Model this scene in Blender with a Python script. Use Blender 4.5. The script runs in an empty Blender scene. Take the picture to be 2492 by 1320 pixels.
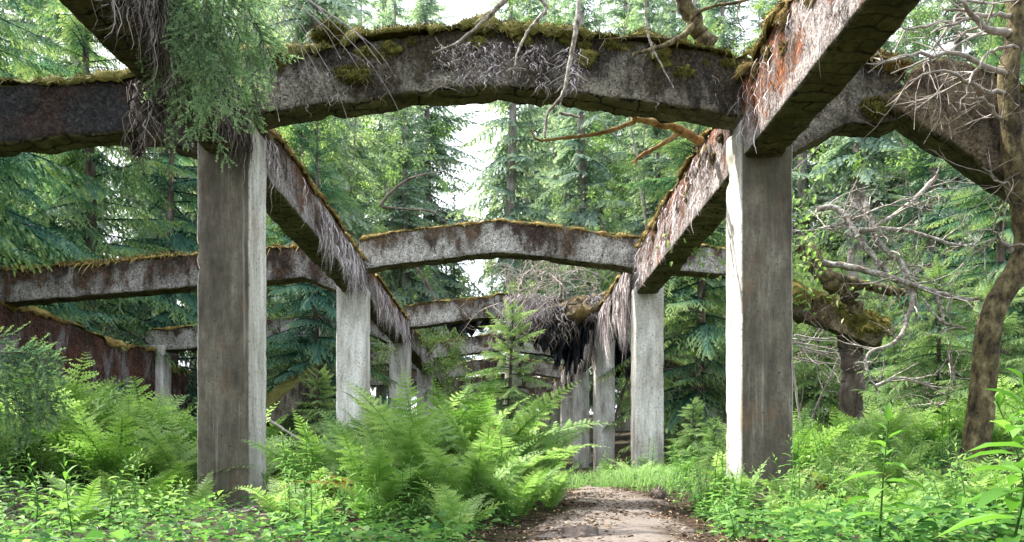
import bpy, math, random
import numpy as np
from mathutils import Vector, Matrix

SC = bpy.context.scene
COL = SC.collection
R = math.radians
# photo frame of the 2492x1320 picture: focal length and vanishing point in its pixels
F, CX, CY, HC = 1756.0, 1232.0, 1118.0, 0.6   # z is measured from eye level while building; lifted by HC at the end


def P(px, py, Y):
    return np.array(((px - CX) / F * Y, Y, (CY - py) / F * Y))


# ------------------------------------------------------------------ noise
def _h(i, seed):
    n = (i[:, 0] * 374761393 + i[:, 1] * 668265263 + i[:, 2] * 2147483647 + seed * 1274126177) & 0xffffffff
    n = ((n ^ (n >> 13)) * 1274126177) & 0xffffffff
    return ((n ^ (n >> 16)) & 0xffff) / 32767.5 - 1.0


def vnoise(p, seed=0):
    p = np.asarray(p, float)
    i = np.floor(p).astype(np.int64)
    f = p - i
    f = f * f * (3 - 2 * f)
    out = 0
    for dx in (0, 1):
        for dy in (0, 1):
            for dz in (0, 1):
                w = (f[:, 0] if dx else 1 - f[:, 0]) * (f[:, 1] if dy else 1 - f[:, 1]) * (f[:, 2] if dz else 1 - f[:, 2])
                out = out + w * _h(i + np.array((dx, dy, dz)), seed)
    return out


def fbm(p, octv=4, seed=0):
    p = np.asarray(p, float)
    a, s, o = 1.0, 1.0, 0
    for k in range(octv):
        o = o + a * vnoise(p * s + 17.3 * k, seed + k)
        a *= .5
        s *= 2.03
    return o


# ------------------------------------------------------------------ mesh builder
class MB:
    def __init__(s):
        s.v, s.t, s.q3, s.q4, s.n = [], [], [], [], 0

    def add(s, v, quads=None, tris=None, tint=.5):
        v = np.asarray(v, float).reshape(-1, 3)
        s.v.append(v)
        s.t.append(np.broadcast_to(np.asarray(tint, float), (len(v),)).copy())
        if quads is not None and len(quads):
            s.q4.append(np.asarray(quads, np.int64).reshape(-1, 4) + s.n)
        if tris is not None and len(tris):
            s.q3.append(np.asarray(tris, np.int64).reshape(-1, 3) + s.n)
        s.n += len(v)

    def arrays(s):
        v = np.concatenate(s.v) if s.v else np.zeros((0, 3))
        t = np.concatenate(s.t) if s.t else np.zeros(0)
        q4 = np.concatenate(s.q4) if s.q4 else np.zeros((0, 4), np.int64)
        q3 = np.concatenate(s.q3) if s.q3 else np.zeros((0, 3), np.int64)
        return v, t, q4, q3

    def mesh(s, name, mat, origin=(0, 0, 0), smooth=True):
        v, t, q4, q3 = s.arrays()
        me = bpy.data.meshes.new(name)
        me.vertices.add(len(v))
        me.vertices.foreach_set('co', (v - np.asarray(origin, float)).astype(np.float32).ravel())
        li = np.concatenate((q4.ravel(), q3.ravel()))
        me.loops.add(len(li))
        me.loops.foreach_set('vertex_index', li.astype(np.int32))
        np4, np3 = len(q4), len(q3)
        me.polygons.add(np4 + np3)
        st = np.concatenate((np.arange(np4) * 4, np4 * 4 + np.arange(np3) * 3))
        me.polygons.foreach_set('loop_start', st.astype(np.int32))
        me.polygons.foreach_set('use_smooth', np.full(np4 + np3, smooth))
        at = me.attributes.new('tint', 'FLOAT', 'POINT')
        at.data.foreach_set('value', t.astype(np.float32))
        me.materials.append(mat)
        me.update(calc_edges=True)
        return me

    def build(s, name, mat, parent=None, origin=(0, 0, 0), smooth=True):
        return link(name, s.mesh(name, mat, origin, smooth), parent, origin if parent is None else None)


def link(name, me, parent=None, loc=None):
    o = bpy.data.objects.new(name, me)
    COL.objects.link(o)
    if parent is not None:
        o.parent = parent
    if loc is not None:
        o.location = tuple(loc)
    return o


def tag(o, label=None, cat=None, group=None, kind=None):
    if label: o['label'] = label
    if cat: o['category'] = cat
    if group: o['group'] = group
    if kind: o['kind'] = kind
    return o


def empty(name, loc, label, cat, group=None, rz=0., sc=1.):
    o = bpy.data.objects.new(name, None)
    COL.objects.link(o)
    o.location = tuple(loc)
    o.rotation_euler = (0, 0, rz)
    o.scale = (sc, sc, sc)
    o.empty_display_size = .1
    return tag(o, label, cat, group)


def copy_tree(o, parent=None):
    c = o.copy()
    COL.objects.link(c)
    c.parent = parent
    for ch in list(o.children):
        copy_tree(ch, c)
    return c


def grid_quads(n, m, close=False):
    i = np.arange(n - 1)[:, None]
    mm = m if close else m - 1
    j = np.arange(mm)[None, :]
    j2 = (j + 1) % m
    a = i * m + j
    b = i * m + j2
    return np.stack((a, b, b + m, a + m), -1).reshape(-1, 4)


def norm(v):
    v = np.asarray(v, float)
    return v / np.maximum(np.linalg.norm(v, axis=-1, keepdims=True), 1e-9)


def tube(mb, pts, radii, sides=5, tint=.5, rough=0., seed=0):
    pts = np.asarray(pts, float)
    n = len(pts)
    radii = np.broadcast_to(np.asarray(radii, float), (n,))
    d = norm(np.gradient(pts, axis=0))
    ref = np.array((0., 0., 1.)) if abs(d[:, 2]).mean() < .8 else np.array((1., 0., 0.))
    a = norm(np.cross(d, ref))
    b = np.cross(d, a)
    th = np.arange(sides) / sides * 2 * np.pi
    ring = a[:, None, :] * np.cos(th)[None, :, None] + b[:, None, :] * np.sin(th)[None, :, None]
    v = pts[:, None, :] + ring * radii[:, None, None]
    if rough:
        nn = fbm(v.reshape(-1, 3) * 9, 3, seed).reshape(n, sides)
        v = v + ring * (radii[:, None] * rough * nn)[..., None]
    base = n * sides
    v = np.concatenate((v.reshape(-1, 3), pts[:1], pts[-1:]))
    q = grid_quads(n, sides, True)
    k = np.arange(sides)
    t1 = np.stack((k, (k + 1) % sides, np.full(sides, base)), -1)
    t2 = np.stack(((k + 1) % sides + base - sides, k + base - sides, np.full(sides, base + 1)), -1)
    mb.add(v, q, np.concatenate((t1, t2)), tint)


def smooth_line(pts, n=24):
    pts = np.asarray(pts, float)
    k = len(pts)
    if k < 3:
        u = np.linspace(0, 1, n)[:, None]
        return pts[0] * (1 - u) + pts[-1] * u
    e = np.concatenate((2 * pts[:1] - pts[1:2], pts, 2 * pts[-1:] - pts[-2:-1]))
    out = []
    for t in np.linspace(0, k - 1 - 1e-6, n):
        i = int(t)
        f = t - i
        p0, p1, p2, p3 = e[i], e[i + 1], e[i + 2], e[i + 3]
        out.append(.5 * (2 * p1 + (p2 - p0) * f + (2 * p0 - 5 * p1 + 4 * p2 - p3) * f * f + (3 * p1 - p0 - 3 * p2 + p3) * f ** 3))
    return np.array(out)


def strips(mb, pts, width, side, tint, taper=(1, .9, .6, .1)):
    """N ribbons: pts (N,S,3), width (N,), side (N,3)"""
    N, S, _ = pts.shape
    tp = np.interp(np.linspace(0, 1, S), np.linspace(0, 1, len(taper)), taper)
    off = side[:, None, :] * (np.asarray(width)[:, None] * tp[None, :])[..., None] * .5
    v = np.stack((pts - off, pts + off), 2).reshape(-1, 3)
    b = (np.arange(N) * S * 2)[:, None] + (np.arange(S - 1) * 2)[None, :]
    q = np.stack((b, b + 1, b + 3, b + 2), -1).reshape(-1, 4)
    tt = np.repeat(np.broadcast_to(np.asarray(tint, float), (N,)), S * 2)
    mb.add(v, q, None, tt)


def leaves(mb, c, d, nrm, L, Wd, tint, fold=.25, bend=.15):
    """N pointed leaves starting at c along d"""
    c = np.asarray(c, float)
    d = norm(d)
    s = norm(np.cross(d, nrm))
    u = np.cross(s, d)
    N = len(c)
    L = np.broadcast_to(np.asarray(L, float), (N,))[:, None]
    Wd = np.broadcast_to(np.asarray(Wd, float), (N,))[:, None]
    def pt(x, y, z):
        return c + d * L * x + s * Wd * y + u * (Wd * z) - np.array((0, 0, 1.)) * L * bend * x * x
    v = np.stack((pt(0, 0, 0), pt(.3, -.42, fold), pt(.3, 0, 0), pt(.3, .42, fold), pt(.62, -.4, fold), pt(.62, 0, 0),
                  pt(.62, .4, fold), pt(1, 0, 0)), 1).reshape(-1, 3)
    b = (np.arange(N) * 8)[:, None]
    q = np.concatenate((b + [1, 2, 5, 4], b + [2, 3, 6, 5]))
    t = np.concatenate((b + [0, 2, 1], b + [0, 3, 2], b + [4, 5, 7], b + [5, 6, 7]))
    mb.add(v, q, t, np.repeat(np.broadcast_to(np.asarray(tint, float), (N,)), 8))


def teeth(p, d, l, up, w, n, tint, spread=1.0):
    """comb of small triangles both sides of N twigs; returns verts, tris, tint"""
    N = len(p)
    s = norm(np.cross(d, up))
    k = np.arange(n)
    f = (k + .5) / n
    prof = np.interp(f, (0, .15, .6, 1), (.7, 1, .85, .3))
    vs, ts = [], []
    for sg in (-1, 1):
        a = p[:, None] + d[:, None] * (l[:, None] * (f - .5 / n)[None])[..., None]
        b = p[:, None] + d[:, None] * (l[:, None] * (f + .62 / n)[None])[..., None]
        tip = p[:, None] + d[:, None] * (l[:, None] * (f + .9 * spread / n)[None])[..., None] + sg * s[:, None] * (w[:, None] * prof[None])[..., None] \
            + up[:, None] * (w[:, None] * .18 * (((k * 7) % 5) / 2. - 1)[None])[..., None]
        vs.append(np.stack((a, b, tip), 2).reshape(-1, 3))
        t = tint[:, None] + .25 * (f - .5)[None]
        ts.append(np.repeat(t.reshape(-1), 3) + np.tile((-.05, -.02, .1), N * n))
    v = np.concatenate(vs)
    return v, np.arange(len(v)).reshape(-1, 3), np.concatenate(ts)


def inst(mb, tpl, mats, dt=None):
    """stamp template (v,t,q4,q3) by K 4x4 matrices"""
    v, t, q4, q3 = tpl
    M = np.asarray(mats)
    K, n = len(M), len(v)
    V = np.einsum('kij,nj->kni', M[:, :3, :3], v) + M[:, None, :3, 3]
    T = np.broadcast_to(t[None], (K, n)) + (0 if dt is None else np.asarray(dt)[:, None])
    off = (np.arange(K) * n)[:, None, None]
    mb.add(V.reshape(-1, 3), (q4[None] + off).reshape(-1, 4) if len(q4) else None, (q3[None] + off).reshape(-1, 3) if len(q3) else None, T.reshape(-1))


def mat4(loc, rz=0, ry=0, rx=0, s=1):
    m = Matrix.Translation(Vector(tuple(loc))) @ Matrix.Rotation(rz, 4, 'Z') @ Matrix.Rotation(ry, 4, 'Y') @ Matrix.Rotation(rx, 4, 'X') @ Matrix.Scale(s, 4)
    return np.array(m)


# ------------------------------------------------------------------ materials
class NT:
    def __init__(s, name):
        s.m = bpy.data.materials.new(name)
        s.m.use_nodes = True
        s.t = s.m.node_tree
        s.t.nodes.clear()
        s.out = s.n('ShaderNodeOutputMaterial')

    def n(s, typ, **kw):
        nd = s.t.nodes.new(typ)
        for k, v in kw.items():
            if hasattr(nd, k):
                setattr(nd, k, v)
            else:
                nd.inputs[k.replace('_', ' ')].default_value = v
        return nd

    def l(s, a, b):
        s.t.links.new(a, b)

    def pos(s, scale=(1, 1, 1)):
        g = s.n('ShaderNodeNewGeometry')
        m = s.n('ShaderNodeVectorMath', operation='MULTIPLY')
        s.l(g.outputs['Position'], m.inputs[0])
        m.inputs[1].default_value = scale
        return m.outputs[0]

    def noise(s, vec, scale=1., detail=6., rough=.6, dist=0.):
        nd = s.n('ShaderNodeTexNoise', Scale=scale, Detail=detail, Roughness=rough, Distortion=dist)
        s.l(vec, nd.inputs['Vector'])
        return nd.outputs['Fac']

    def ramp(s, fac, stops, interp='LINEAR'):
        nd = s.n('ShaderNodeValToRGB')
        nd.color_ramp.interpolation = interp
        e = nd.color_ramp.elements
        while len(e) < len(stops): e.new(.5)
        for k, (p, c) in enumerate(stops):
            e[k].position = p
            e[k].color = (*c, 1) if not np.isscalar(c) else (c, c, c, 1)
        s.l(fac, nd.inputs[0])
        return nd.outputs[0]

    def mix(s, fac, a, b, mode='MIX'):
        nd = s.n('ShaderNodeMix', data_type='RGBA', blend_type=mode)
        for sock, val in ((nd.inputs[0], fac), (nd.inputs[6], a), (nd.inputs[7], b)):
            if hasattr(val, 'is_linked') or hasattr(val, 'links'):
                s.l(val, sock)
            elif np.isscalar(val):
                sock.default_value = val
            else:
                sock.default_value = (*val, 1)
        return nd.outputs[2]

    def math(s, op, a, b=0., clamp=False):
        nd = s.n('ShaderNodeMath', operation=op, use_clamp=clamp)
        for sock, val in ((nd.inputs[0], a), (nd.inputs[1], b)):
            if np.isscalar(val): sock.default_value = val
            else: s.l(val, sock)
        return nd.outputs[0]

    def nz(s):
        g = s.n('ShaderNodeNewGeometry')
        x = s.n('ShaderNodeSeparateXYZ')
        s.l(g.outputs['Normal'], x.inputs[0])
        return x.outputs

    def bsdf(s, col, rough=.9, bump=None, strength=.5, dist=.02, spec=.2):
        b = s.n('ShaderNodeBsdfPrincipled')
        s.l(col, b.inputs['Base Color'])
        b.inputs['Roughness'].default_value = rough
        b.inputs['Specular IOR Level'].default_value = spec
        if bump is not None:
            bp = s.n('ShaderNodeBump', Strength=strength, Distance=dist)
            s.l(bump, bp.inputs['Height'])
            s.l(bp.outputs[0], b.inputs['Normal'])
        s.l(b.outputs[0], s.out.inputs[0])
        return b


def leaf_mat(name, stops, trans=.45, rough=.6, objvar=.25, spec=.12):
    t = NT(name)
    at = t.n('ShaderNodeAttribute', attribute_name='tint')
    oi = t.n('ShaderNodeObjectInfo')
    nz = t.noise(t.pos(), .55, 2, .5)
    f = t.math('ADD', at.outputs['Fac'], t.math('MULTIPLY', t.math('SUBTRACT', oi.outputs['Random'], .5), objvar))
    f = t.math('ADD', f, t.math('MULTIPLY', t.math('SUBTRACT', nz, .5), .5))
    c = t.ramp(f, stops)
    d = t.n('ShaderNodeBsdfPrincipled', Roughness=rough)
    d.inputs['Specular IOR Level'].default_value = spec
    t.l(c, d.inputs['Base Color'])
    tr = t.n('ShaderNodeBsdfTranslucent')
    tc = t.mix(1., c, (1.05, 1.1, .7), 'MULTIPLY')
    t.l(tc, tr.inputs[0])
    mx = t.n('ShaderNodeMixShader')
    mx.inputs[0].default_value = trans
    t.l(d.outputs[0], mx.inputs[1])
    t.l(tr.outputs[0], mx.inputs[2])
    t.l(mx.outputs[0], t.out.inputs[0])
    return t.m


def concrete_pillar(name, stain_shade, gain=1.):
    t = NT(name)
    p = t.pos()
    streak = t.noise(t.pos((4.2, 4.2, .8)), 1., 9, .75, .15)
    broad = t.noise(t.pos((1.3, 1.3, .7)), 1., 5, .6)
    fine = t.noise(p, 28, 6, .7)
    pit = t.n('ShaderNodeTexVoronoi', Scale=9.)
    t.l(p, pit.inputs['Vector'])
    c = t.ramp(streak, ((.36, (.28, .265, .24)), (.47, (.54, .525, .495)), (.6, (.78, .77, .75))))
    c = t.mix(t.ramp(broad, ((.5, 0.), (.66, .55))), c, (.28, .26, .21))
    n = t.nz()
    if stain_shade:      # front faces darkened: stain plus shade put into the colour
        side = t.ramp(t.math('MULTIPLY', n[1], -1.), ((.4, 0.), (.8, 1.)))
        front_tone = t.math('ADD', t.math('MULTIPLY', t.noise(t.pos((5., 5., .9)), 1., 9, .78, .15), .6), t.math('MULTIPLY', t.noise(t.pos((1., 1., .8)), 1.6, 6, .7), .4))
        sc_ = t.ramp(front_tone, ((.37, (.03, .026, .019)), (.46, (.085, .074, .055)), (.54, (.155, .138, .105)), (.62, (.3, .28, .225))))
        c = t.mix(t.math('MULTIPLY', side, stain_shade), c, sc_)
    c = t.mix(t.ramp(fine, ((.34, .7), (.47, 0.))), c, (.08, .072, .06))
    # whitish run marks
    run = t.noise(t.pos((13, 13, .5)), 1., 6, .65)
    c = t.mix(t.ramp(run, ((.58, 0.), (.7, .45))), c, (.5, .49, .46))
    c = t.mix(t.ramp(pit.outputs['Distance'], ((.05, .85), (.1, 0.))), c, (.03, .027, .022))
    # rust and algae blotches
    r = t.noise(t.pos((3, 3, 1.6)), 1., 4, .6)
    c = t.mix(t.ramp(r, ((.58, 0.), (.72, .35))), c, (.24, .125, .06))
    x = t.n('ShaderNodeSeparateXYZ')
    t.l(p, x.inputs[0])
    low = t.n('ShaderNodeMapRange', From_Min=.0, From_Max=1.1, To_Min=.55, To_Max=0.)
    t.l(x.outputs[2], low.inputs[0])
    c = t.mix(low.outputs[0], c, (.07, .068, .045))
    hi = t.n('ShaderNodeMapRange', From_Min=3.1, From_Max=3.8, To_Min=0., To_Max=.6)
    t.l(x.outputs[2], hi.inputs[0])
    c = t.mix(t.math('MULTIPLY', hi.outputs[0], broad), c, (.1, .1, .05))
    # board marks: fine vertical grooves
    fr = t.math('FRACT', t.math('MULTIPLY', t.math('ADD', x.outputs[0], x.outputs[1]), 7.4))
    groove = t.math('MULTIPLY', t.math('LESS_THAN', fr, .03), t.ramp(broad, ((.4, 1.), (.6, .2))))
    c = t.mix(t.math('MULTIPLY', groove, .4), c, (.09, .08, .07))
    hgt = t.math('ADD', t.math('ADD', t.math('MULTIPLY', fine, .8), t.math('MULTIPLY', streak, .35)), t.math('MULTIPLY', groove, -.12))
    t.bsdf(c, .9, hgt, .7, .02)
    return t.m


def concrete_beam(name, thr, dark=(.032, .026, .022), rust=0., light=(.4, .38, .385), warm=(.12, .06, .035), grad=.35):
    """thr: how much of the face is dark growth; rust: orange cast"""
    t = NT(name)
    p = t.pos()
    big = t.noise(t.pos((1., 1., .7)), 1.5, 4, .6, .6)
    med = t.noise(t.pos((4.2, 4.2, 1.5)), 1.3, 8, .72)
    fine = t.noise(p, 20, 8, .75)
    grain = t.noise(p, 75, 4, .7)
    lc = t.ramp(med, ((.33, tuple(.4 * k for k in light)), (.5, light), (.66, tuple(min(1., 1.45 * k) for k in light))))
    lc = t.mix(t.ramp(fine, ((.36, .9), (.52, 0.))), lc, (.085, .07, .06))
    lc = t.mix(t.ramp(grain, ((.36, .6), (.5, 0.))), lc, (.1, .09, .08))
    dk = t.ramp(fine, ((.36, tuple(.3 * k for k in dark)), (.52, dark), (.66, tuple(2.6 * k for k in dark))))
    br = t.ramp(fine, ((.36, tuple(.3 * k for k in warm)), (.5, warm), (.66, tuple(1.8 * k for k in warm))))
    dk = t.mix(t.ramp(t.noise(p, 1.6, 5, .65), ((.45, 0.), (.58, 1.))), dk, br)
    x = t.n('ShaderNodeSeparateXYZ')
    t.l(p, x.inputs[0])
    tc = t.n('ShaderNodeTexCoord')
    gx_ = t.n('ShaderNodeSeparateXYZ')
    t.l(tc.outputs['Generated'], gx_.inputs[0])
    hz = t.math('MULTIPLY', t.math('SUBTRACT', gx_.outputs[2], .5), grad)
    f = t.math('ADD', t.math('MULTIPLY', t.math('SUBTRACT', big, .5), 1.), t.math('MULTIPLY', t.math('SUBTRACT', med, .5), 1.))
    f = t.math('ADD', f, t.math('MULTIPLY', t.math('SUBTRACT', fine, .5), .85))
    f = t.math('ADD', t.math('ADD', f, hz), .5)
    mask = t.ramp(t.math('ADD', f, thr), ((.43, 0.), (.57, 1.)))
    c = t.mix(mask, lc, dk)
    # hairline cracks
    vo = t.n('ShaderNodeTexVoronoi', feature='DISTANCE_TO_EDGE', Scale=3.4)
    wv = t.n('ShaderNodeVectorMath', operation='ADD')
    wn = t.n('ShaderNodeTexNoise', Scale=4., Detail=5.)
    t.l(p, wn.inputs['Vector'])
    t.l(p, wv.inputs[0])
    t.l(wn.outputs['Color'], wv.inputs[1])
    t.l(wv.outputs[0], vo.inputs['Vector'])
    crack = t.ramp(vo.outputs['Distance'], ((.0, 1.), (.022, 0.)))
    c = t.mix(t.math('MULTIPLY', crack, .75), c, (.02, .016, .013))
    cavity_shade = t.ramp(t.noise(p, 36, 8, .8), ((.38, (.3, .28, .25)), (.5, (1., 1., 1.)), (.6, (1.5, 1.5, 1.45))))  # shade of small cavities multiplied into the colour as speckle
    c = t.mix(.85, c, cavity_shade, 'MULTIPLY')
    if rust:
        rm = t.noise(t.pos((2.2, 1.0, 1.1)), 1.2, 7, .7)
        rc = t.ramp(fine, ((.3, (.07, .022, .01)), (.48, (.27, .12, .05)), (.66, (.48, .27, .12))))
        c = t.mix(t.ramp(t.math('ADD', rm, rust), ((.5, 0.), (.62, 1.))), c, rc)
    n = t.nz()
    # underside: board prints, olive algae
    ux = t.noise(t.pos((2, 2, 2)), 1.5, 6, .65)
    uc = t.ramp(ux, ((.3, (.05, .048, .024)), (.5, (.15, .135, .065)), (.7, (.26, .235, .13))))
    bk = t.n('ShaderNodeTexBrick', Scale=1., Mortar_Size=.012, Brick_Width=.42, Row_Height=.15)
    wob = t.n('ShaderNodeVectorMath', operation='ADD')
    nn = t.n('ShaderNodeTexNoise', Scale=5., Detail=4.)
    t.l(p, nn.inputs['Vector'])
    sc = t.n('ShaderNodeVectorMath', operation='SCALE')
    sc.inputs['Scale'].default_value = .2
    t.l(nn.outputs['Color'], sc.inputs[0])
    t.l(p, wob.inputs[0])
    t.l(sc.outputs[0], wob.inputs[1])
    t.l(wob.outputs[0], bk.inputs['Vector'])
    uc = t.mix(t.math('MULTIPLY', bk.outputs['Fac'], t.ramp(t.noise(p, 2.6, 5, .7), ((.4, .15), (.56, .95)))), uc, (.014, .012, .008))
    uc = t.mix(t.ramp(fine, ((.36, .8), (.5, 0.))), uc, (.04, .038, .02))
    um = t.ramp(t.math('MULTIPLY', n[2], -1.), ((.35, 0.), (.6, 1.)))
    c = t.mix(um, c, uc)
    # moss creeping from the top
    mm = t.noise(p, 7, 5, .7)
    mc = t.ramp(fine, ((.3, (.03, .035, .008)), (.6, (.13, .13, .028)), (.8, (.27, .22, .06))))
    c = t.mix(t.ramp(t.math('ADD', n[2], t.math('MULTIPLY', mm, .6)), ((.6, 0.), (.9, 1.))), c, mc)
    hgt = t.math('ADD', t.math('ADD', t.math('MULTIPLY', fine, 1.2), t.math('MULTIPLY', mask, .25)), t.math('ADD', t.math('MULTIPLY', med, 1.), t.math('ADD', t.math('MULTIPLY', bk.outputs['Fac'], -.25), t.math('MULTIPLY', crack, -.2))))
    t.bsdf(c, .95, hgt, 1., .05)
    return t.m


def simple(name, stops, scale=8., stretch=(1, 1, 1), rough=.9, bump=.5, use_tint=0., dist=.02):
    t = NT(name)
    f = t.noise(t.pos(stretch), scale, 7, .68)
    if use_tint:
        at = t.n('ShaderNodeAttribute', attribute_name='tint')
        f = t.math('ADD', t.math('MULTIPLY', f, 1 - use_tint), t.math('MULTIPLY', at.outputs['Fac'], use_tint))
    c = t.ramp(f, stops)
    t.bsdf(c, rough, f, bump, dist)
    return t.m


M = {}
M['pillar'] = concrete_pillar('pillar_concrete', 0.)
M['pillar_stain_shade'] = concrete_pillar('pillar_concrete_stain_shade', .96)
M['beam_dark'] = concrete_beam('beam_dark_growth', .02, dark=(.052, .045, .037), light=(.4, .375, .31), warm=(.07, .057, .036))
M['beam_black'] = concrete_beam('beam_shaded', .16, dark=(.03, .03, .03), light=(.13, .125, .11), warm=(.045, .03, .024))  # darker copy of the beam concrete, shade put into its colours
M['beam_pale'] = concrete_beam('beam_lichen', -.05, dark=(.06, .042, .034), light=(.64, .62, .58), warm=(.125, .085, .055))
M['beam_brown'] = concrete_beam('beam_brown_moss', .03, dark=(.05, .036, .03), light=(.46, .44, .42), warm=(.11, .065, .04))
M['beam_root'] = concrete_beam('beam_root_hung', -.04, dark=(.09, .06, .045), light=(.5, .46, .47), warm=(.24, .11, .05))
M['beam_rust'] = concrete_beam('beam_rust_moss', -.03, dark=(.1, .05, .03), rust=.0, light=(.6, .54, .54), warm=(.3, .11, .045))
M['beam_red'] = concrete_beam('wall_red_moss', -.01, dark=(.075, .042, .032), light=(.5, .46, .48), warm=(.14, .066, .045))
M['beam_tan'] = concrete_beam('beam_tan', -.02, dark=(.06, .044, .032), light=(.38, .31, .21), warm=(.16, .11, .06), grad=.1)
M['moss'] = simple('moss', ((.25, (.018, .02, .005)), (.5, (.095, .095, .02)), (.72, (.23, .19, .05))), 14, use_tint=.45, bump=.9)
M['moss_gold'] = simple('moss_gold', ((.3, (.03, .022, .008)), (.5, (.15, .1, .03)), (.7, (.34, .27, .09))), 14, use_tint=.45, bump=.9)
M['roots'] = simple('hanging_roots', ((.25, (.09, .07, .065)), (.45, (.42, .365, .37)), (.7, (.74, .69, .71))), 5, use_tint=.75, bump=.2)
M['roots_dark'] = simple('hanging_roots_dark', ((.25, (.02, .016, .013)), (.5, (.1, .08, .065)), (.75, (.3, .27, .25))), 5, use_tint=.75, bump=.2)
M['bark'] = simple('bark', ((.3, (.035, .028, .024)), (.5, (.11, .088, .075)), (.72, (.22, .19, .17))), 9, (1, 1, .3), bump=1.)
M['bark_grey'] = simple('bark_grey', ((.3, (.1, .085, .08)), (.5, (.26, .23, .22)), (.72, (.42, .39, .37))), 9, (1, 1, .35), bump=1.)
M['bark_moss'] = simple('bark_moss', ((.34, (.02, .016, .01)), (.45, (.075, .06, .034)), (.56, (.15, .125, .06)), (.7, (.3, .27, .16))), 13, (1, 1, .55), bump=1., dist=.05)
M['dead'] = simple('dead_wood', ((.3, (.12, .1, .085)), (.5, (.3, .265, .235)), (.72, (.52, .49, .45))), 11, use_tint=.3, bump=.7)
M['lichen_wood'] = simple('lichen_wood', ((.32, (.07, .058, .045)), (.48, (.22, .19, .16)), (.6, (.42, .42, .39)), (.75, (.6, .62, .59))), 16, bump=.9)
M['orange_wood'] = simple('orange_wood', ((.3, (.07, .035, .015)), (.5, (.27, .16, .06)), (.72, (.48, .36, .15))), 10, bump=.9)
M['tar'] = simple('tar_paper', ((.3, (.006, .007, .01)), (.55, (.018, .021, .028)), (.7, (.07, .08, .1))), 9, rough=.45, bump=.6)
M['spruce'] = leaf_mat('spruce_needles', ((0., (.018, .06, .052)), (.35, (.05, .145, .11)), (.65, (.12, .25, .16)), (.95, (.28, .4, .18))), .4)
M['spruce_sun'] = leaf_mat('spruce_needles_sunny', ((0., (.022, .07, .055)), (.35, (.07, .17, .11)), (.62, (.18, .3, .13)), (.95, (.42, .5, .2))), .45)  # sunlit copy of the needles, sun put into brighter yellow-green colours
M['spruce_far_haze'] = leaf_mat('spruce_needles_far_haze', ((0., (.08, .145, .125)), (.35, (.18, .28, .23)), (.65, (.31, .42, .34)), (.95, (.5, .58, .44))), .5)  # distance haze put into the needle colours as paler tones
M['spruce_light'] = leaf_mat('spruce_needles_light', ((0., (.06, .13, .06)), (.4, (.15, .26, .1)), (.7, (.26, .39, .15)), (1., (.4, .52, .25))), .45)
M['spruce_bough'] = leaf_mat('spruce_needles_bough', ((0., (.06, .15, .105)), (.4, (.16, .31, .19)), (.7, (.31, .47, .28)), (1., (.5, .63, .4))), .4)
M['herb_dark'] = leaf_mat('herb_deep_green', ((0., (.03, .1, .015)), (.4, (.075, .2, .03)), (.7, (.14, .31, .055)), (1., (.28, .45, .12))), .45, .5, spec=.2)
M['fern_dry'] = leaf_mat('fern_dry', ((0., (.1, .06, .02)), (.5, (.3, .22, .06)), (1., (.5, .42, .15))), .4)
M['fern'] = leaf_mat('fern_green', ((0., (.045, .13, .02)), (.35, (.125, .25, .05)), (.65, (.25, .4, .145)), (1., (.48, .6, .31))), .5, objvar=.5)
M['herb'] = leaf_mat('herb_green', ((0., (.03, .1, .03)), (.4, (.095, .23, .06)), (.7, (.2, .37, .11)), (1., (.36, .5, .22))), .45, .55, spec=.12)
M['leaf'] = leaf_mat('leaf_green', ((0., (.06, .14, .04)), (.4, (.15, .27, .085)), (.7, (.28, .42, .15)), (1., (.55, .62, .36))), .5)
M['grass'] = leaf_mat('grass_green', ((0., (.06, .15, .05)), (.5, (.19, .35, .12)), (1., (.42, .55, .3))), .45)
M['stem'] = simple('stem_brown_green', ((.3, (.05, .04, .02)), (.6, (.14, .13, .05)), (.8, (.2, .22, .08))), 10, bump=.2)


def ground_mat():
    t = NT('forest_floor')
    p = t.pos()
    a = t.noise(p, 1.4, 8, .7)
    b = t.noise(p, 17, 7, .75)
    c = t.ramp(b, ((.3, (.014, .01, .007)), (.5, (.05, .036, .026)), (.62, (.1, .072, .05)), (.78, (.2, .15, .11))))
    c = t.mix(t.ramp(a, ((.48, 0.), (.66, .8))), c, t.ramp(b, ((.3, (.015, .025, .006)), (.7, (.07, .1, .025)))))
    t.bsdf(c, 1., b, 1., .05)
    return t.m


def path_mat():
    t = NT('trodden_soil')
    p = t.pos()
    a = t.noise(p, 2.2, 6, .7)
    b = t.noise(p, 30, 8, .75)
    c = t.ramp(b, ((.3, (.09, .074, .063)), (.46, (.15, .128, .113)), (.6, (.2, .176, .158)), (.78, (.31, .28, .255))))
    c = t.mix(t.ramp(a, ((.35, .35), (.6, 0.))), c, (.11, .088, .073))
    at = t.n('ShaderNodeAttribute', attribute_name='tint')
    dk = t.ramp(b, ((.3, (.014, .01, .007)), (.5, (.05, .036, .026)), (.62, (.1, .072, .05)), (.78, (.2, .15, .11))))
    c = t.mix(t.math('ADD', at.outputs['Fac'], t.math('SUBTRACT', b, .5), True), dk, c)
    t.bsdf(c, 1., b, .55, .03)
    return t.m


M['ground'] = ground_mat()
M['path'] = path_mat()
M['stone'] = simple('stone', ((.3, (.12, .11, .1)), (.6, (.28, .26, .25)), (.8, (.4, .38, .37))), 9)

rng = np.random.default_rng(7)
random.seed(7)


# ------------------------------------------------------------------ ground
def path_c(y):
    return np.interp(y, (0, 3.2, 4.5, 6, 8.5, 11), (.35, .45, .62, .95, 1.0, 1.25))


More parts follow.
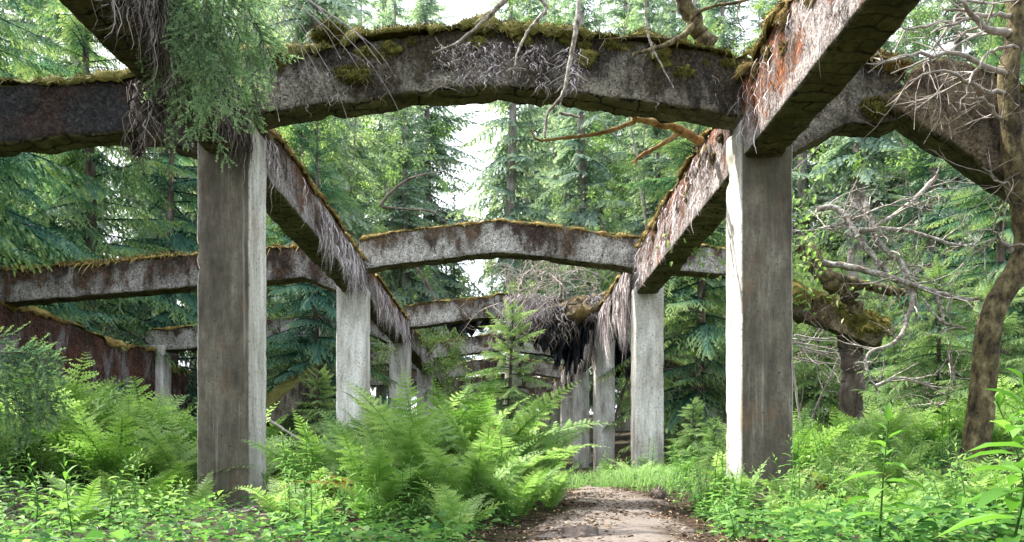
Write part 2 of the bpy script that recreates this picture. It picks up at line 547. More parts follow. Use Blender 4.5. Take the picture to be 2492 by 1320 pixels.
def path_w(y):
    return np.interp(y, (0, 3.2, 4.5, 6, 8.5, 9.6, 11), (.56, .55, .55, .47, .33, .17, .0))


def gh(x, y):
    x = np.asarray(x, float)
    y = np.asarray(y, float)
    z = -.45 + .03 * np.clip(x, -3, 3)
    near = np.clip((y - 2) / 4, 0, 1)
    z = z + np.minimum(.21 * np.maximum(0, -3.3 - x) * near, .95)
    z = z + np.minimum(.13 * np.maximum(0, x - 2.3), .8)
    z = z - .13 * np.exp(-((x + 2.75) ** 2 + (y - 7.0) ** 2) / 1.1) - .07 * np.exp(-((x - 2.65) ** 2 + (y - 7.0) ** 2) / .8)
    z = z + .085 * np.clip(y - 26, 0, 60)
    q = np.stack((x.ravel(), y.ravel(), 0 * x.ravel()), -1)
    damp = np.where(np.hypot(x, y) > 60, 0., 1.)
    k = np.exp(-((x - path_c(y)) / .7) ** 2) * (y < 11)
    return z + (fbm(q * .55, 4, 3).reshape(x.shape) * .1 * (1 - .7 * k) + fbm(q * 4., 3, 5).reshape(x.shape) * .018 * (1 - .9 * k)) * damp


def spaced(lo, hi, step, far):
    core = np.arange(lo, hi + 1e-6, step)
    o, s, up = hi, step, []
    while o < far[1]:
        s *= 1.35
        o += s
        up.append(o)
    o, s, dn = lo, step, []
    while o > far[0]:
        s *= 1.35
        o -= s
        dn.append(o)
    return np.array(dn[::-1] + list(core) + up)


gx = spaced(-12, 12, .16, (-450, 450))
gy = spaced(1.2, 24, .16, (-60, 600))
X, Yg = np.meshgrid(gx, gy)
g = MB()
g.add(np.stack((X, Yg, gh(X, Yg)), -1).reshape(-1, 3), grid_quads(len(gy), len(gx)))
tag(g.build('ground', M['ground']), kind='structure')
pm = MB()
ys = np.arange(.6, 10.6, .06)
us = np.linspace(-1, 1, 25)
yy = np.repeat(ys[:, None], len(us), 1)
ww = path_w(ys) * (1 + .22 * fbm(np.stack((ys * 1.7, ys * 0, ys * 0), -1), 3, 9))
xx = path_c(ys)[:, None] + us[None, :] * ww[:, None]
xx = xx + .06 * fbm(np.stack((xx * 2.5, yy * 2.5, 0 * xx), -1).reshape(-1, 3), 2, 4).reshape(xx.shape)
zz = gh(xx, yy) + .034 - .06 * np.abs(us[None, :]) ** 6 + .012 * fbm(np.stack((xx * 2.2, yy * 2.2, 0 * xx), -1).reshape(-1, 3), 2, 15).reshape(xx.shape) + .004 * fbm(np.stack((xx * 9, yy * 9, 0 * xx), -1).reshape(-1, 3), 3, 12).reshape(xx.shape)
edge = 1 - np.abs(us[None, :]) + .35 * fbm(np.stack((xx * 3, yy * 3, 0 * xx), -1).reshape(-1, 3), 4, 14).reshape(xx.shape)
pm.add(np.stack((xx, yy, zz), -1).reshape(-1, 3), grid_quads(len(ys), len(us)), None, np.clip(edge * 2.2 - .15, 0, 1).reshape(-1))
tag(pm.build('path', M['path']), kind='structure')


# ------------------------------------------------------------------ concrete members
def section(w, h, ch=.025, step=.06):
    """closed chamfered rectangle: a in [-w/2,w/2], b in [0,h], counter-clockwise"""
    c = [(-w / 2 + ch, 0), (w / 2 - ch, 0), (w / 2, ch), (w / 2, h - ch), (w / 2 - ch, h), (-w / 2 + ch, h), (-w / 2, h - ch), (-w / 2, ch)]
    out = []
    for i in range(8):
        a, b = np.array(c[i]), np.array(c[(i + 1) % 8])
        n = max(1, int(round(np.linalg.norm(b - a) / step)))
        for k in range(n):
            out.append(a + (b - a) * k / n)
    return np.array(out)


def member(name, st, mat, amp=.012, seed=0, parent=None, broken=(0, 0), step=.06, ch=.025, origin=None, chipk=4.):
    """st: list of (base centre, side vector, up vector, width, height). Lofted, roughened."""
    n_sec = section(st[0][3], st[0][4], ch, step)
    w0, h0 = st[0][3], st[0][4]
    rings = []
    for (c, s, u, w, h) in st:
        q = n_sec * np.array((w / w0, h / h0))
        rings.append(np.asarray(c)[None] + q[:, :1] * np.asarray(s)[None] + q[:, 1:] * np.asarray(u)[None])
    v = np.array(rings)
    n, m, _ = v.shape
    cen = v.mean(1, keepdims=True)
    rad = norm(v - cen)
    f = v.reshape(-1, 3)
    d = amp * fbm(f * 3.1, 4, seed) + amp * .5 * fbm(f * 11, 3, seed + 5)
    chip = np.clip(fbm(f * 4.3, 4, seed + 9) - .6, 0, 1) * amp * chipk
    v = v + rad * (d - chip).reshape(n, m, 1)
    ax = norm(v[-1].mean(0) - v[0].mean(0))
    for e, b in zip((0, n - 1), broken):
        if b:
            for k in range(min(4, n // 3)):
                i = k if e == 0 else n - 1 - k
                nz = fbm(np.stack((n_sec[:, 0] * 5, n_sec[:, 1] * 5, np.full(m, seed * 1.7 + e)), -1), 3, seed + 2)
                v[i] += ax * (b * nz * (1 - k / 4.))[:, None]
    mb = MB()
    vv = np.concatenate((v.reshape(-1, 3), v[0].mean(0)[None], v[-1].mean(0)[None]))
    k = np.arange(m)
    t1 = np.stack(((k + 1) % m, k, np.full(m, n * m)), -1)
    t2 = np.stack((k + (n - 1) * m, (k + 1) % m + (n - 1) * m, np.full(m, n * m + 1)), -1)
    q = grid_quads(n, m, True)[:, ::-1]
    mb.add(vv, q[:, ::-1], np.concatenate((t1, t2)))
    o = mb.build(name, mat, parent, origin if origin is not None else tuple(st[0][0]))
    # soften only curved growth, keep arrises readable
    return o


def moss_cap(parent, tops, mat, thick=.05, drop=.12, seed=0, cover=.25, fuzz=900, name='moss_cap', fl=.035):
    """tops: list of (top centre, side, width). A lumpy cushion lying over the top, hanging a little over both edges."""
    o = np.array(parent.location)
    T = np.array([a[0] for a in tops])
    S = np.array([a[1] for a in tops])
    Wd = np.array([a[2] for a in tops])
    n, m = len(T), 23
    u = np.linspace(-1, 1, m)
    core = np.clip(np.abs(u) / .62, 0, 1) * np.sign(u)
    over = np.clip((np.abs(u) - .62) / .38, 0, 1)
    base = T[:, None] + S[:, None] * (core[None, :] * Wd[:, None] * .53)[..., None]
    edge_n = np.stack((T[:, None, 0] * 2.2 + 0 * u[None], T[:, None, 1] * 2.2 + np.sign(u)[None] * 3., T[:, None, 2] * 0 + 0 * u[None]), -1).reshape(-1, 3)
    dr = drop * np.clip(.35 + 1.1 * fbm(edge_n * .7, 2, seed + 8) + .3 * fbm(edge_n * 6.1, 3, seed) + .08 * np.random.default_rng(seed).normal(size=len(edge_n)), .02, 2.6).reshape(n, m)
    base[..., 2] -= over[None] * dr
    base += S[:, None] * (np.sign(u)[None] * over[None] * .028)[..., None]
    lump = fbm(base.reshape(-1, 3) * 5.1, 5, seed + 3).reshape(n, m)
    fine = fbm(base.reshape(-1, 3) * 16, 3, seed + 4).reshape(n, m)
    th = thick * (.35 + 1.1 * (lump + cover)) + .012 * fine
    th = np.where(lump + cover < -.15, -.04, th)
    nrm = np.zeros((n, m, 3))
    nrm[..., 2] = 1 - over[None] * .8
    nrm += S[:, None] * (np.sign(u) * over * .9)[None, :, None]
    nrm = norm(nrm)
    v = base + nrm * (th * (1 - .55 * over[None]))[..., None]
    v[:, 0] -= S * -.03
    v[:, -1] += S * -.03
    mb = MB()
    tint = np.clip(.5 + .35 * lump + .25 * fine + .12 * (1 - over[None]), 0, 1)
    mb.add(v.reshape(-1, 3), grid_quads(n, m), None, tint.reshape(-1))
    if fuzz:
        r = np.random.default_rng(seed + 100)
        fuzz = int(fuzz * 3.2)
        i = r.integers(0, n - 1, fuzz)
        j = r.integers(1, m - 1, fuzz)
        ok = th[i, j] > .0
        i, j = i[ok], j[ok]
        f = r.random((len(i), 1))
        p0 = v[i, j] * (1 - f) + v[i + 1, j] * f
        d = norm(nrm[i, j] + r.normal(0, .55, (len(i), 3)))
        L = fl * (.5 + r.random(len(i)) * 1.2)
        L = L * np.where(np.abs(u[j]) > .9, 1.7, 1.)
        d[:, 2] -= np.where(np.abs(u[j]) > .85, .7, 0.)
        tt = np.linspace(0, 1, 3)
        pts = p0[:, None] + d[:, None] * (L[:, None] * tt[None])[..., None]
        pts[..., 2] -= .25 * (L[:, None] * tt[None] ** 2)
        strips(mb, pts, np.full(len(i), fl * .2), norm(r.normal(0, 1, (len(i), 3))), np.clip(.55 + .3 * r.normal(0, 1, len(i)), 0, 1), (1, .8, .1))
    return mb.build(name, mat, parent, o)


def moss_patch(parent, c, r, face, seed, mat, fuzz=500):
    """small cushion clinging to a vertical face"""
    q = np.random.default_rng(seed)
    n, m = 10, 18
    th, ph = np.meshgrid(np.linspace(.03, 1.75, n), np.linspace(0, 6.283, m, endpoint=False), indexing='ij')
    face = np.asarray(face, float)
    a = norm(np.cross(face, (0, 0, 1.)))
    d = (face[None] * np.cos(th)[..., None] * .4 + a[None] * (np.sin(th) * np.cos(ph))[..., None] + np.array((0, 0, .75)) * (np.sin(th) * np.sin(ph))[..., None]).reshape(-1, 3)
    k = 1 + .6 * fbm(d * 2.1 + seed, 4, seed)
    v = np.asarray(c) + d * r * k[:, None]
    mb = MB()
    mb.add(v, grid_quads(n, m, True), None, np.clip(.5 + .4 * (k - 1), 0, 1))
    i = q.integers(0, len(v), fuzz)
    dd = norm(d[i] + face * .4 + q.normal(0, .5, (fuzz, 3)))
    pts = v[i][:, None] + dd[:, None] * (np.linspace(0, 1, 3) * .03)[None, :, None]
    pts[..., 2] -= (np.linspace(0, 1, 3) ** 2 * .02)[None]
    strips(mb, pts, np.full(fuzz, .006), norm(q.normal(0, 1, (fuzz, 3))), np.clip(.5 + .3 * q.normal(0, 1, fuzz), 0, 1))
    return mb.build('moss_patch', mat, parent, np.array(parent.location))


def _hash(k, seed):
    return vnoise(np.stack((k * 7.31 + .5, k * 0 + seed, k * 0), -1), seed) * 2.


def fringe(parent, line, face, n, mat, L=(.15, .5), wd=.006, zr=.6, seed=0, name='root_fringe', wind=.12, clump=1.):
    """roots hanging on a vertical face. line: (k,3) polyline of the face top edge; face: outward unit vector."""
    r = np.random.default_rng(seed)
    line = np.asarray(line, float)
    t = r.random(n) * (len(line) - 1)
    nz = fbm(np.stack((t * 9 / len(line) + seed, t * 0, t * 0), -1), 3, seed)
    keep = nz * clump + r.random(n) * .9 > .1
    t = t[keep]
    nz = nz[keep]
    n = len(t)
    i = np.minimum(t.astype(int), len(line) - 2)
    f = (t - i)[:, None]
    p = line[i] * (1 - f) + line[i + 1] * f
    face = np.asarray(face, float)
    p = p + face * (.01 + .035 * r.random(n))[:, None]
    p[:, 2] -= r.random(n) ** 1.2 * zr
    ln = (L[0] + (L[1] - L[0]) * r.random(n) ** 1.8) * np.clip(1 + .5 * nz, .4, 1.7)
    S = 7
    u = np.linspace(0, 1, S)
    along = norm(np.cross(face, (0, 0, 1.)))
    lock = np.floor(t * 26 / len(line) * np.linalg.norm(line[-1] - line[0])) + .5
    lt = lock / 26 * len(line) / np.linalg.norm(line[-1] - line[0])
    pull = ((lt - t) * np.linalg.norm(line[-1] - line[0]) / len(line))[:, None] * np.sign((line[-1] - line[0]) @ along)
    sway = (.5 * pull / np.maximum(ln[:, None], .05) + .5 * _hash(lock, seed)[:, None] * wind) * u[None] ** 1.3 + r.normal(0, wind * .8, n)[:, None] * u[None] ** 1.4 + (.06 + .1 * r.random((n, 1))) * np.sin(u[None] * (4 + 9 * r.random((n, 1))) + 6 * r.random((n, 1)))
    outw = (.015 + .05 * r.random((n, 1))) * np.sin(u[None] * 3) + r.normal(0, .03, (n, 1)) * u[None] ** 2
    pts = p[:, None] + along * (sway * ln[:, None])[..., None] + face * (outw * 1.)[..., None]
    pts[..., 2] -= ln[:, None] * u[None] * .97
    side = norm(along + face * r.normal(0, .5, (n, 1)))
    mb = MB()
    strips(mb, pts, wd * (.5 + r.random(n) ** 2 * 2.), side, np.clip(.42 + .36 * r.normal(0, 1, n), 0, 1), (1, .95, .8, .5, .15))
    return mb.build(name, mat, parent, np.array(parent.location))


XL0, XL1, XR0, XR1 = -3.14, -2.61, 2.39, 2.91      # outer/inner faces of the two pillar rows
BAY, Y0 = 6.0, 7.32
ordn = ['front', 'second', 'third', 'fourth', 'fifth', 'sixth', 'seventh']
for k in range(7):
    for side, xa, xb in (('left', XL0, XL1), ('right', XR0, XR1)):
        y = Y0 + BAY * k
        xc, yc = (xa + xb) / 2, y + .27
        zb = float(gh(xc, yc)) - .3
        ztop = 3.2 if k > 0 else 3.45
        nst = 90 if k == 0 else (40 if k < 3 else 16)
        st = []
        for z in np.linspace(zb, ztop, nst):
            s = 1.0 + .012 * (ztop - z) / 4
            st.append(((xc, yc - .27 * s, z), (1, 0, 0), (0, 1, 0), (xb - xa) * s, .54 * s))
        lab = {('left', 0): 'large dark stained and shaded concrete pillar at left front with pale inner face',
               ('right', 0): 'large brown concrete pillar at right front with brightly lit inner edge and rust spots',
               ('left', 1): 'pale concrete pillar, second of the left row, with small nail hole halfway up',
               ('right', 1): 'grey board-marked concrete pillar, second of the right row, beside the grassy path',
               ('left', 2): 'whitish concrete pillar, third of the left row, rising behind the fern clump',
               ('right', 2): 'concrete pillar under the hanging root mass, third of the right row, two dark knots low on it'}.get(
            (side, k), f'narrow pale concrete pillar, {ordn[k]} from the front in the {side} row')
        o = member('concrete_pillar', st, M['pillar_stain_shade'] if k == 0 else M['pillar'], .007, 11 + k * 2 + (side == 'left'), step=.045 if k < 2 else .14, ch=.022, chipk=9., origin=(xc, yc, zb))
        tag(o, lab, 'pillar', 'concrete pillars in two rows')


def apex(x):   # underside of the middle span
    return 3.83 - .31 * (abs(x + .11) / 2.5) ** 1.15


def xbeam(name, x0, x1, y, th, fbot, ftop, mat, seed, broken=(0, 0), n=None, amp=.018):
    n = n or max(8, int(abs(x1 - x0) / (.045 if y < 9 else .07)))
    amp = .028 if y < 9 else amp
    st, tops = [], []
    for x in np.linspace(x0, x1, n):
        b, tp = fbot(x), ftop(x)
        st.append(((x, y + th / 2, b), (0, 1, 0), (0, 0, 1), th, tp - b))
        tops.append(((x, y + th / 2, tp), np.array((0, 1., 0)), th))
    return member(name, st, mat, amp, seed, broken=broken, step=(.04 if y < 9 else .055) if y < 16 else .1), tops


mid_lab = ['dark arched concrete beam spanning the two front pillars, mossy on top',
           'pale lichened concrete beam bridging the second pair of pillars with rusty moss',
           'whitish concrete beam of the third span, half buried by hanging roots and dead twigs',
           'grey concrete beam with yellow moss edge over the fourth pair of pillars',
           'short far concrete beam behind the light spruce, fifth from the front',
           'far concrete beam with brown moss top, sixth from the front',
           'farthest concrete beam closing the aisle, seventh from the front']
for k in range(7):
    y = Y0 + .07 + BAY * k
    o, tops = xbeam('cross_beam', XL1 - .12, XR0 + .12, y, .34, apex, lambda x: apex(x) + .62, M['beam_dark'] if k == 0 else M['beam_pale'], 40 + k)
    tag(o, mid_lab[k], 'beam', 'cross beams between the pillar rows')
    moss_cap(o, tops, M['moss'] if k == 0 else M['moss_gold'], (.075 if k == 0 else .022), .17 if k == 0 else .07, 60 + k, .42 if k == 0 else .02,
             [5200, 1800, 900, 500, 200, 0, 0][k], fl=.035 if k == 0 else .045)
    if k == 0:
        q_ = np.random.default_rng(64)
        for i in range(26):
            x = -2.5 + 4.8 * q_.random()
            moss_patch(o, (x, y + .0, apex(x) + .34 + .24 * q_.random() ** .6), .035 + .085 * q_.random() ** 2, (0, -1, 0), 640 + i, M['moss'], 260)
        ln = [(x, y, apex(x) + .45) for x in np.linspace(-.75, .75, 12)]
        fringe(o, ln, (0, -1, 0), 1500, M['roots'], (.04, .15), .006, .42, 5, wind=1.2, clump=.9)
        ln = [(x, y, apex(x) + .4) for x in np.linspace(-2.6, 2.4, 20)]
        fringe(o, ln, (0, -1, 0), 500, M['roots_dark'], (.05, .2), .006, .4, 6, wind=.5)


def lbot(x):    # left side span
    h = -.3 * np.clip((x + 3.75) / .6, 0, 1)
    return 3.42 + (x + 3.1) * .085 + h


def ltop(x):
    return 4.04 + (x + 3.1) * .085


side_lab = ['black shaded concrete beam running left from the front left pillar', 'mottled brown and white concrete beam crossing behind the front left pillar, moss along its top',
            'thin white lichened concrete beam low behind the front left pillar', 'far left side beam of concrete behind spruces, fourth bay', 'farthest left side beam of concrete, fifth bay']
for k in range(5):
    y = Y0 + .07 + BAY * k
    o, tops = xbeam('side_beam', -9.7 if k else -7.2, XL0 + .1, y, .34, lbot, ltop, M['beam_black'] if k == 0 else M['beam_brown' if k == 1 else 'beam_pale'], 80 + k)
    tag(o, side_lab[k], 'beam', 'side beams left of the pillar rows')
    moss_cap(o, tops, M['moss'] if k == 0 else M['moss_gold'], .025, .08, 90 + k, .2, [2500, 3000, 900, 0, 0][k], fl=.07 if k == 1 else .035)
    if k == 0:
        mb = MB()   # dark tuft under the beam
        pts = P(333, 345, 7.5)[None, None] + rng.normal(0, 1, (160, 5, 3)) * .012 * np.arange(1, 6)[None, :, None] + np.linspace(0, 1, 5)[None, :, None] * np.array((0, 0, -.13))
        pts[:, 0] += rng.normal(0, .035, (160, 3))
        strips(mb, pts, np.full(160, .009), norm(rng.normal(0, 1, (160, 3))), .2)
        mb.build('root_tuft', M['roots_dark'], o, np.array(o.location))

# right side spans: short stub, broken; then the tilted fallen pieces
y = Y0 + .07
rb = lambda x: 3.47 + .3 * -np.clip((3.5 - x) / .55, 0, 1) - .01 * x
o, tops = xbeam('side_beam', XR1 - .1, 4.0, y, .36, rb, lambda x: 4.12 + .03 * math.sin(x * 9), M['beam_dark'], 101, broken=(0, .1))
tag(o, 'short broken concrete beam stub right of the front right pillar with golden moss tuft', 'beam', 'broken side beams right of the pillar rows')
moss_cap(o, tops[4:], M['moss_gold'], .05, .07, 103, .5, 1600, fl=.05)


def slant(name, a, b, w, h, mat, seed, label, broken=(.12, .12), side=None, humps=0., cat='beam', group=None, amp=.025):
    a, b = np.asarray(a, float), np.asarray(b, float)
    d = norm(b - a)
    s = norm(np.cross((0, 0, 1.), d)) if side is None else norm(side)
    u = np.cross(d, s)
    if u[2] < 0: u = -u; s = -s
    n = max(10, int(np.linalg.norm(b - a) / .07))
    st, tops = [], []
    for i in range(n):
        f = i / (n - 1)
        hh = h * (1 + humps * math.sin(f * 3.1) - (humps * .9 if f < .04 else 0))
        c = a + (b - a) * f
        st.append((c, s, u, w, hh))
        tops.append((c + u * hh, s, w))
    o = member(name, st, mat, amp, seed, broken=broken)
    return tag(o, label, cat, group), tops


o, tops = slant('fallen_beam', P(2150, 275, 7.5), P(2540, 530, 7.15), .4, .66, M['beam_tan'], 111,
                'tan broken concrete beam tilting down to the right out of the picture', humps=.16)
moss_cap(o, tops[6:], M['moss'], .03, .05, 113, .1, 900)
yy1 = Y0 + BAY + .07
o, tops = xbeam('side_beam', XR1 - .1, 4.5, yy1, .34, lambda x: 3.5 - .06 * (x - 2.9), lambda x: 4.0 - .06 * (x - 2.9), M['beam_pale'], 121, broken=(0, .1))
tag(o, 'pale concrete beam stub between the two right pillars, seen just left of the front one', 'beam', 'broken side beams right of the pillar rows')
moss_cap(o, tops, M['moss_gold'], .04, .1, 123, .1, 500)
o, tops = slant('fallen_beam', P(1860, 742, 13.2), P(2135, 852, 12.3), .5, .42, M['beam_tan'], 131, 'mossy fallen concrete beam sloping down right of the front right pillar, log lying over it', humps=.1)
moss_cap(o, tops, M['moss'], .06, .34, 133, .5, 3500, fl=.04)
o, tops = slant('fallen_beam', P(1600, 905, 21), P(1790, 1010, 19.6), .45, .5, M['beam_dark'], 141, 'dark collapsed beam leaning behind the second right pillar')
o, tops = slant('fallen_beam', P(648, 1045, 15.5), P(775, 930, 17.5), .45, .5, M['beam_dark'], 142, 'dark collapsed beam leaning behind the front left pillar')
o, tops = slant('fallen_beam', P(1090, 1010, 34), P(1330, 985, 36), .5, .9, M['beam_pale'], 144, 'pale slab lying across the far end of the aisle')


# longitudinal beams over the rows
def ybeam(name, xa, xb, ya, yb, z0, z1, mat, seed, label, broken=(0, 0), group='long beams along the pillar rows'):
    n = max(10, int((yb - ya) / .07))
    st, tops = [], []
    for yv in np.linspace(ya, yb, n):
        st.append((((xa + xb) / 2, yv, z0), (-1, 0, 0), (0, 0, 1), xb - xa, z1 - z0))
        tops.append((((xa + xb) / 2, yv, z1), np.array((-1., 0, 0)), xb - xa))
    o = member(name, st, mat, .02, seed, broken=broken, step=.055 if ya < 12 else .1)
    return tag(o, label, 'beam', group), tops


for k in range(-1, 6):
    ya, yb = Y0 + BAY * k + .5, Y0 + BAY * (k + 1) + .04
    if k == -1: ya = 2.9
    if k >= 0: ya += .0
    nm = 'nearest' if k == -1 else ordn[k]
    # left row
    lab = {-1: 'dark overhead beam at upper left, shaggy with roots under the spruce bough',
           0: 'beam behind the front left pillar, shaggy with pale hanging roots and golden moss',
           1: 'root covered beam from the second to the third left pillar',
           2: 'root covered beam from the third to the fourth left pillar'}.get(k, f'small far root covered beam over the left row, {ordn[k]} bay')
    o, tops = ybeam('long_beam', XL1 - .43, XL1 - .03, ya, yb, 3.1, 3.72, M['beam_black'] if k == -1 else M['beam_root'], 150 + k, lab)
    moss_cap(o, tops, M['moss'] if k == -1 else M['moss_gold'], .035, .12, 160 + k, .35, [2200, 2800, 1500, 800, 300, 0, 0][k + 1])
    ln = [(XL1 - .03, yv, 3.62) for yv in np.linspace(ya, yb, 30)]
    fringe(o, ln, (1, 0, 0), [2600, 2300, 1500, 900, 500, 250, 0][k + 1], M['roots_dark'] if k == -1 else M['roots'], (.12, .5), .007 if k < 2 else .014, .48, 170 + k, wind=.22, clump=1.5)
    if k == -1:
        ln = [(XL1 - .43 + .1 * i, 6.0 - .02 * i, 3.16) for i in range(5)]
        fringe(o, ln, (0, -1, 0), 500, M['roots_dark'], (.15, .7), .008, .1, 177, clump=.3)
    # right row
    lab = {-1: 'large overhead beam at upper right, rusty moss on its side and board marks underneath',
           0: 'sunlit rust and white beam between the front and second right pillars',
           1: 'beam from the second to the third right pillar buried under a thick curtain of pale roots'}.get(k, f'small far beam over the right row, {ordn[k]} bay')
    o, tops = ybeam('long_beam', XR0 + .02, XR0 + .42, ya, yb, 3.07, 3.9, M['beam_rust'] if k < 1 else M['beam_pale'], 180 + k, lab)
    moss_cap(o, tops, M['moss_gold'], .07 if k < 0 else .04, .06 if k < 0 else .08, 190 + k, .35, [3200, 2400, 1500, 500, 200, 0, 0][k + 1])
    if k <= 0:
        q_ = np.random.default_rng(67 + k)
        for i in range(16):
            yv = ya + (yb - ya) * q_.random()
            moss_patch(o, (XR0 + .02, yv, 3.42 + .42 * q_.random() ** .7), .04 + .1 * q_.random() ** 2, (-1, 0, 0), 680 + i + 40 * k, M['moss_gold'], 260)
    ln = [(XR0 + .02, yv, 3.8) for yv in np.linspace(ya, yb, 30)][::-1]
    fringe(o, ln, (-1, 0, 0), [420, 1100, 5000, 900, 400, 200, 0][k + 1], M['roots'], (.08, .3) if k < 1 else (.3, 1.15), .007 if k < 1 else .013, .6, 200 + k, wind=.2, clump=1.2)

# outer wall on the left
for k, (ya, yb, zt, lab) in enumerate(((11.4, 19.2, 2.9, 'long low concrete wall at far left covered in dark red moss, white stains'),
                                       (19.9, 25.6, 2.55, 'short dark red wall panel just left of the front left pillar'))):
    n = 60
    st, tops = [], []
    for yv in np.linspace(ya, yb, n):
        z0 = .2
        zz_ = zt + .08 * math.sin(yv) - (.0 if k else 0)
        st.append(((-9.55, yv, z0), (-1, 0, 0), (0, 0, 1), .42, zz_ - z0))
        tops.append(((-9.55, yv, zz_), np.array((-1., 0, 0)), .42))
    o = member('concrete_wall', st, M['beam_red'], .02, 210 + k, step=.09)
    tag(o, lab, 'wall')
    moss_cap(o, tops, M['moss_gold'], .05, .15, 215 + k, .2, 900)
st = [((-9.45, 19.25, z), (1, 0, 0), (0, 1, 0), .55, .54) for z in np.linspace(-.2, 3.05, 30)]
tag(member('concrete_pillar', st, M['pillar'], .008, 221, step=.1, origin=(-9.45, 19.5, -.2)), 'low whitish pillar between the two red mossy wall panels at far left', 'pillar')


# ------------------------------------------------------------------ spruce
def spruce_bough(L, rr, n_sec, n_ter, nt, droop=.22, w=.03, sl=.42):
    p, d, l, up, wd, tt = [], [], [], [], [], []
    def axis(t):
        return np.array((L * t, .03 * L * math.sin(t * 5), L * (.1 * t - droop * t * t + .06 * t ** 4)))
    for i in range(n_sec):
        t = .07 + .93 * (i + rr.random() * .6) / n_sec
        sg = 1 if i % 2 else -1
        b = axis(min(t, 1))
        fw = norm(axis(min(t + .04, 1.04)) - b)
        ln = L * sl * (1 - t * .8) * (.65 + .6 * rr.random()) * min(1, .35 + t * 4)
        ang = R(62 - 38 * t + rr.normal() * 8)
        dr = norm(fw * math.cos(ang) + np.array((0, sg, 0)) * math.sin(ang) + np.array((0, 0, -.12 - .35 * rr.random())))
        if i >= n_sec - 2: dr = fw
        # secondary axis as 3 pieces, curving downward
        q, dd = b.copy(), dr.copy()
        for k in range(3):
            seg = ln / 3
            p.append(q.copy()); d.append(dd.copy()); l.append(seg * 1.12); up.append((0, 0, 1.)); wd.append(w * (1 - .18 * k)); tt.append(.22 + .2 * t + .17 * k + rr.normal() * .06)
            for j in range(n_ter):
                sg2 = 1 if (j + k) % 2 else -1
                b2 = q + dd * seg * (j + .4) / n_ter
                s2 = norm(np.cross(dd, (0, 0, 1.))) * sg2
                d2 = norm(dd * .75 + s2 * .75 + np.array((0, 0, -.3 - .4 * rr.random())))
                p.append(b2); d.append(d2); l.append(ln * .3 * (1.1 - .25 * k) * (.6 + .7 * rr.random())); up.append((0, 0, 1.)); wd.append(w * .9); tt.append(.35 + .2 * t + .16 * k + rr.normal() * .08)
            q = q + dd * seg
            dd = norm(dd + np.array((0, 0, -.22)))
    v, tr, tn = teeth(np.array(p), np.array(d), np.array(l), np.array(up), np.array(wd), nt, np.array(tt))
    m = MB()
    m.add(v, None, tr, tn)
    # bough wood
    tube(m, [axis(t) for t in np.linspace(0, .9, 5)], np.linspace(.014 * L, .004, 5), 3, -.2)
    return m.arrays()


def spruce_meshes(seed, H, Rm, tpls, tlen, whorl, per, z0, dead=True, lean=0., top=1., barkm='bark', gap=.12):
    rr = np.random.default_rng(seed)
    tm = MB()
    zs = np.linspace(0, H, 14)
    cx = lean * zs + .06 * np.sin(zs * .7 + seed)
    pts = np.stack((cx, .05 * np.cos(zs * .5 + seed), zs), -1)
    r0 = .011 * H + .02
    tube(tm, pts, np.interp(zs / H, (0, .04, .5, 1), (r0 * 1.35, r0, r0 * .6, .01)), 9, rough=.12, seed=seed)
    cm = MB()
    mats, dts, idx = [], [], []
    z = z0
    while z < H - .1:
        f = (z - z0) / (H - z0)
        r = Rm * (1 - f) ** .8 * min(1., .55 + f * 3) + .22
        for j in range(per):
            if rr.random() < gap: continue
            a = j / per * 6.283 + z * 2.4 + rr.normal() * .35
            L = r * (.65 + .6 * rr.random())
            ry = R(np.interp(f, (0, .5, 1), (18, 6, -42)) + rr.normal() * 9)
            c = (np.interp(z, zs, cx), 0, z + rr.normal() * whorl * .3)
            mats.append(mat4(c, a, ry, rr.normal() * .18, L / tlen))
            dts.append(rr.normal() * .09 + .12 * (f - .5))
            idx.append(int(rr.integers(len(tpls))))
        z += whorl * (.75 + .5 * rr.random()) * (1 - .35 * f)
    mats, dts, idx = np.array(mats), np.array(dts), np.array(idx)
    for k, tp in enumerate(tpls):
        s = idx == k
        if s.any(): inst(cm, tp, mats[s], dts[s])
    dm = None
    if dead:
        dm = MB()
        for i in range(60):
            z = .8 + (z0 + 2.5) * rr.random()
            a = rr.random() * 6.283
            L = .5 + 1.3 * rr.random()
            b = np.array((np.interp(z, zs, cx), 0, z))
            dv = np.array((math.cos(a), math.sin(a), -.15 - .3 * rr.random()))
            t = np.linspace(0, 1, 5)[:, None]
            ps = b + dv * L * t + np.array((0, 0, .12)) * t ** 2 * L + rr.normal(0, .02, (5, 3)) * t
            tube(dm, ps, np.linspace(.011, .003, 5), 3)
            for j in range(4):
                q = ps[1 + j % 4]
                e = q + norm(dv + rr.normal(0, .6, 3)) * L * .35
                tube(dm, [q, (q + e) / 2 + rr.normal(0, .02, 3), e], (.005, .004, .002), 3)
    return tm, cm, dm


rb_ = np.random.default_rng(21)
LO = [spruce_bough(2., rb_, 20, 2, 3, w=.075, droop=.2 + .1 * i) for i in range(3)]
MID = [spruce_bough(2., rb_, 34, 3, 9, w=.024, droop=.18 + .1 * i) for i in range(3)]


def make_tree(name, tm, cm, dm, leafm, barkm, label, cat, group=None):
    e = empty(name, (0, 0, 0), label, cat, group)
    tm.build('trunk', M[barkm], e)
    if dm: dm.build('dead_branches', M['bark_grey'], e)
    cm.build('crown', M[leafm], e, smooth=False)
    return e


def place(proto, used, x, y, s, rz, label, group):
    o = proto if proto not in used else copy_tree(proto)
    used.append(proto)
    o.location = (x, y, float(gh(x, y)) - .1)
    o.scale = (s, s, s)
    o.rotation_euler = (0, 0, rz)
    o['label'] = label
    if group: o['group'] = group
    return o


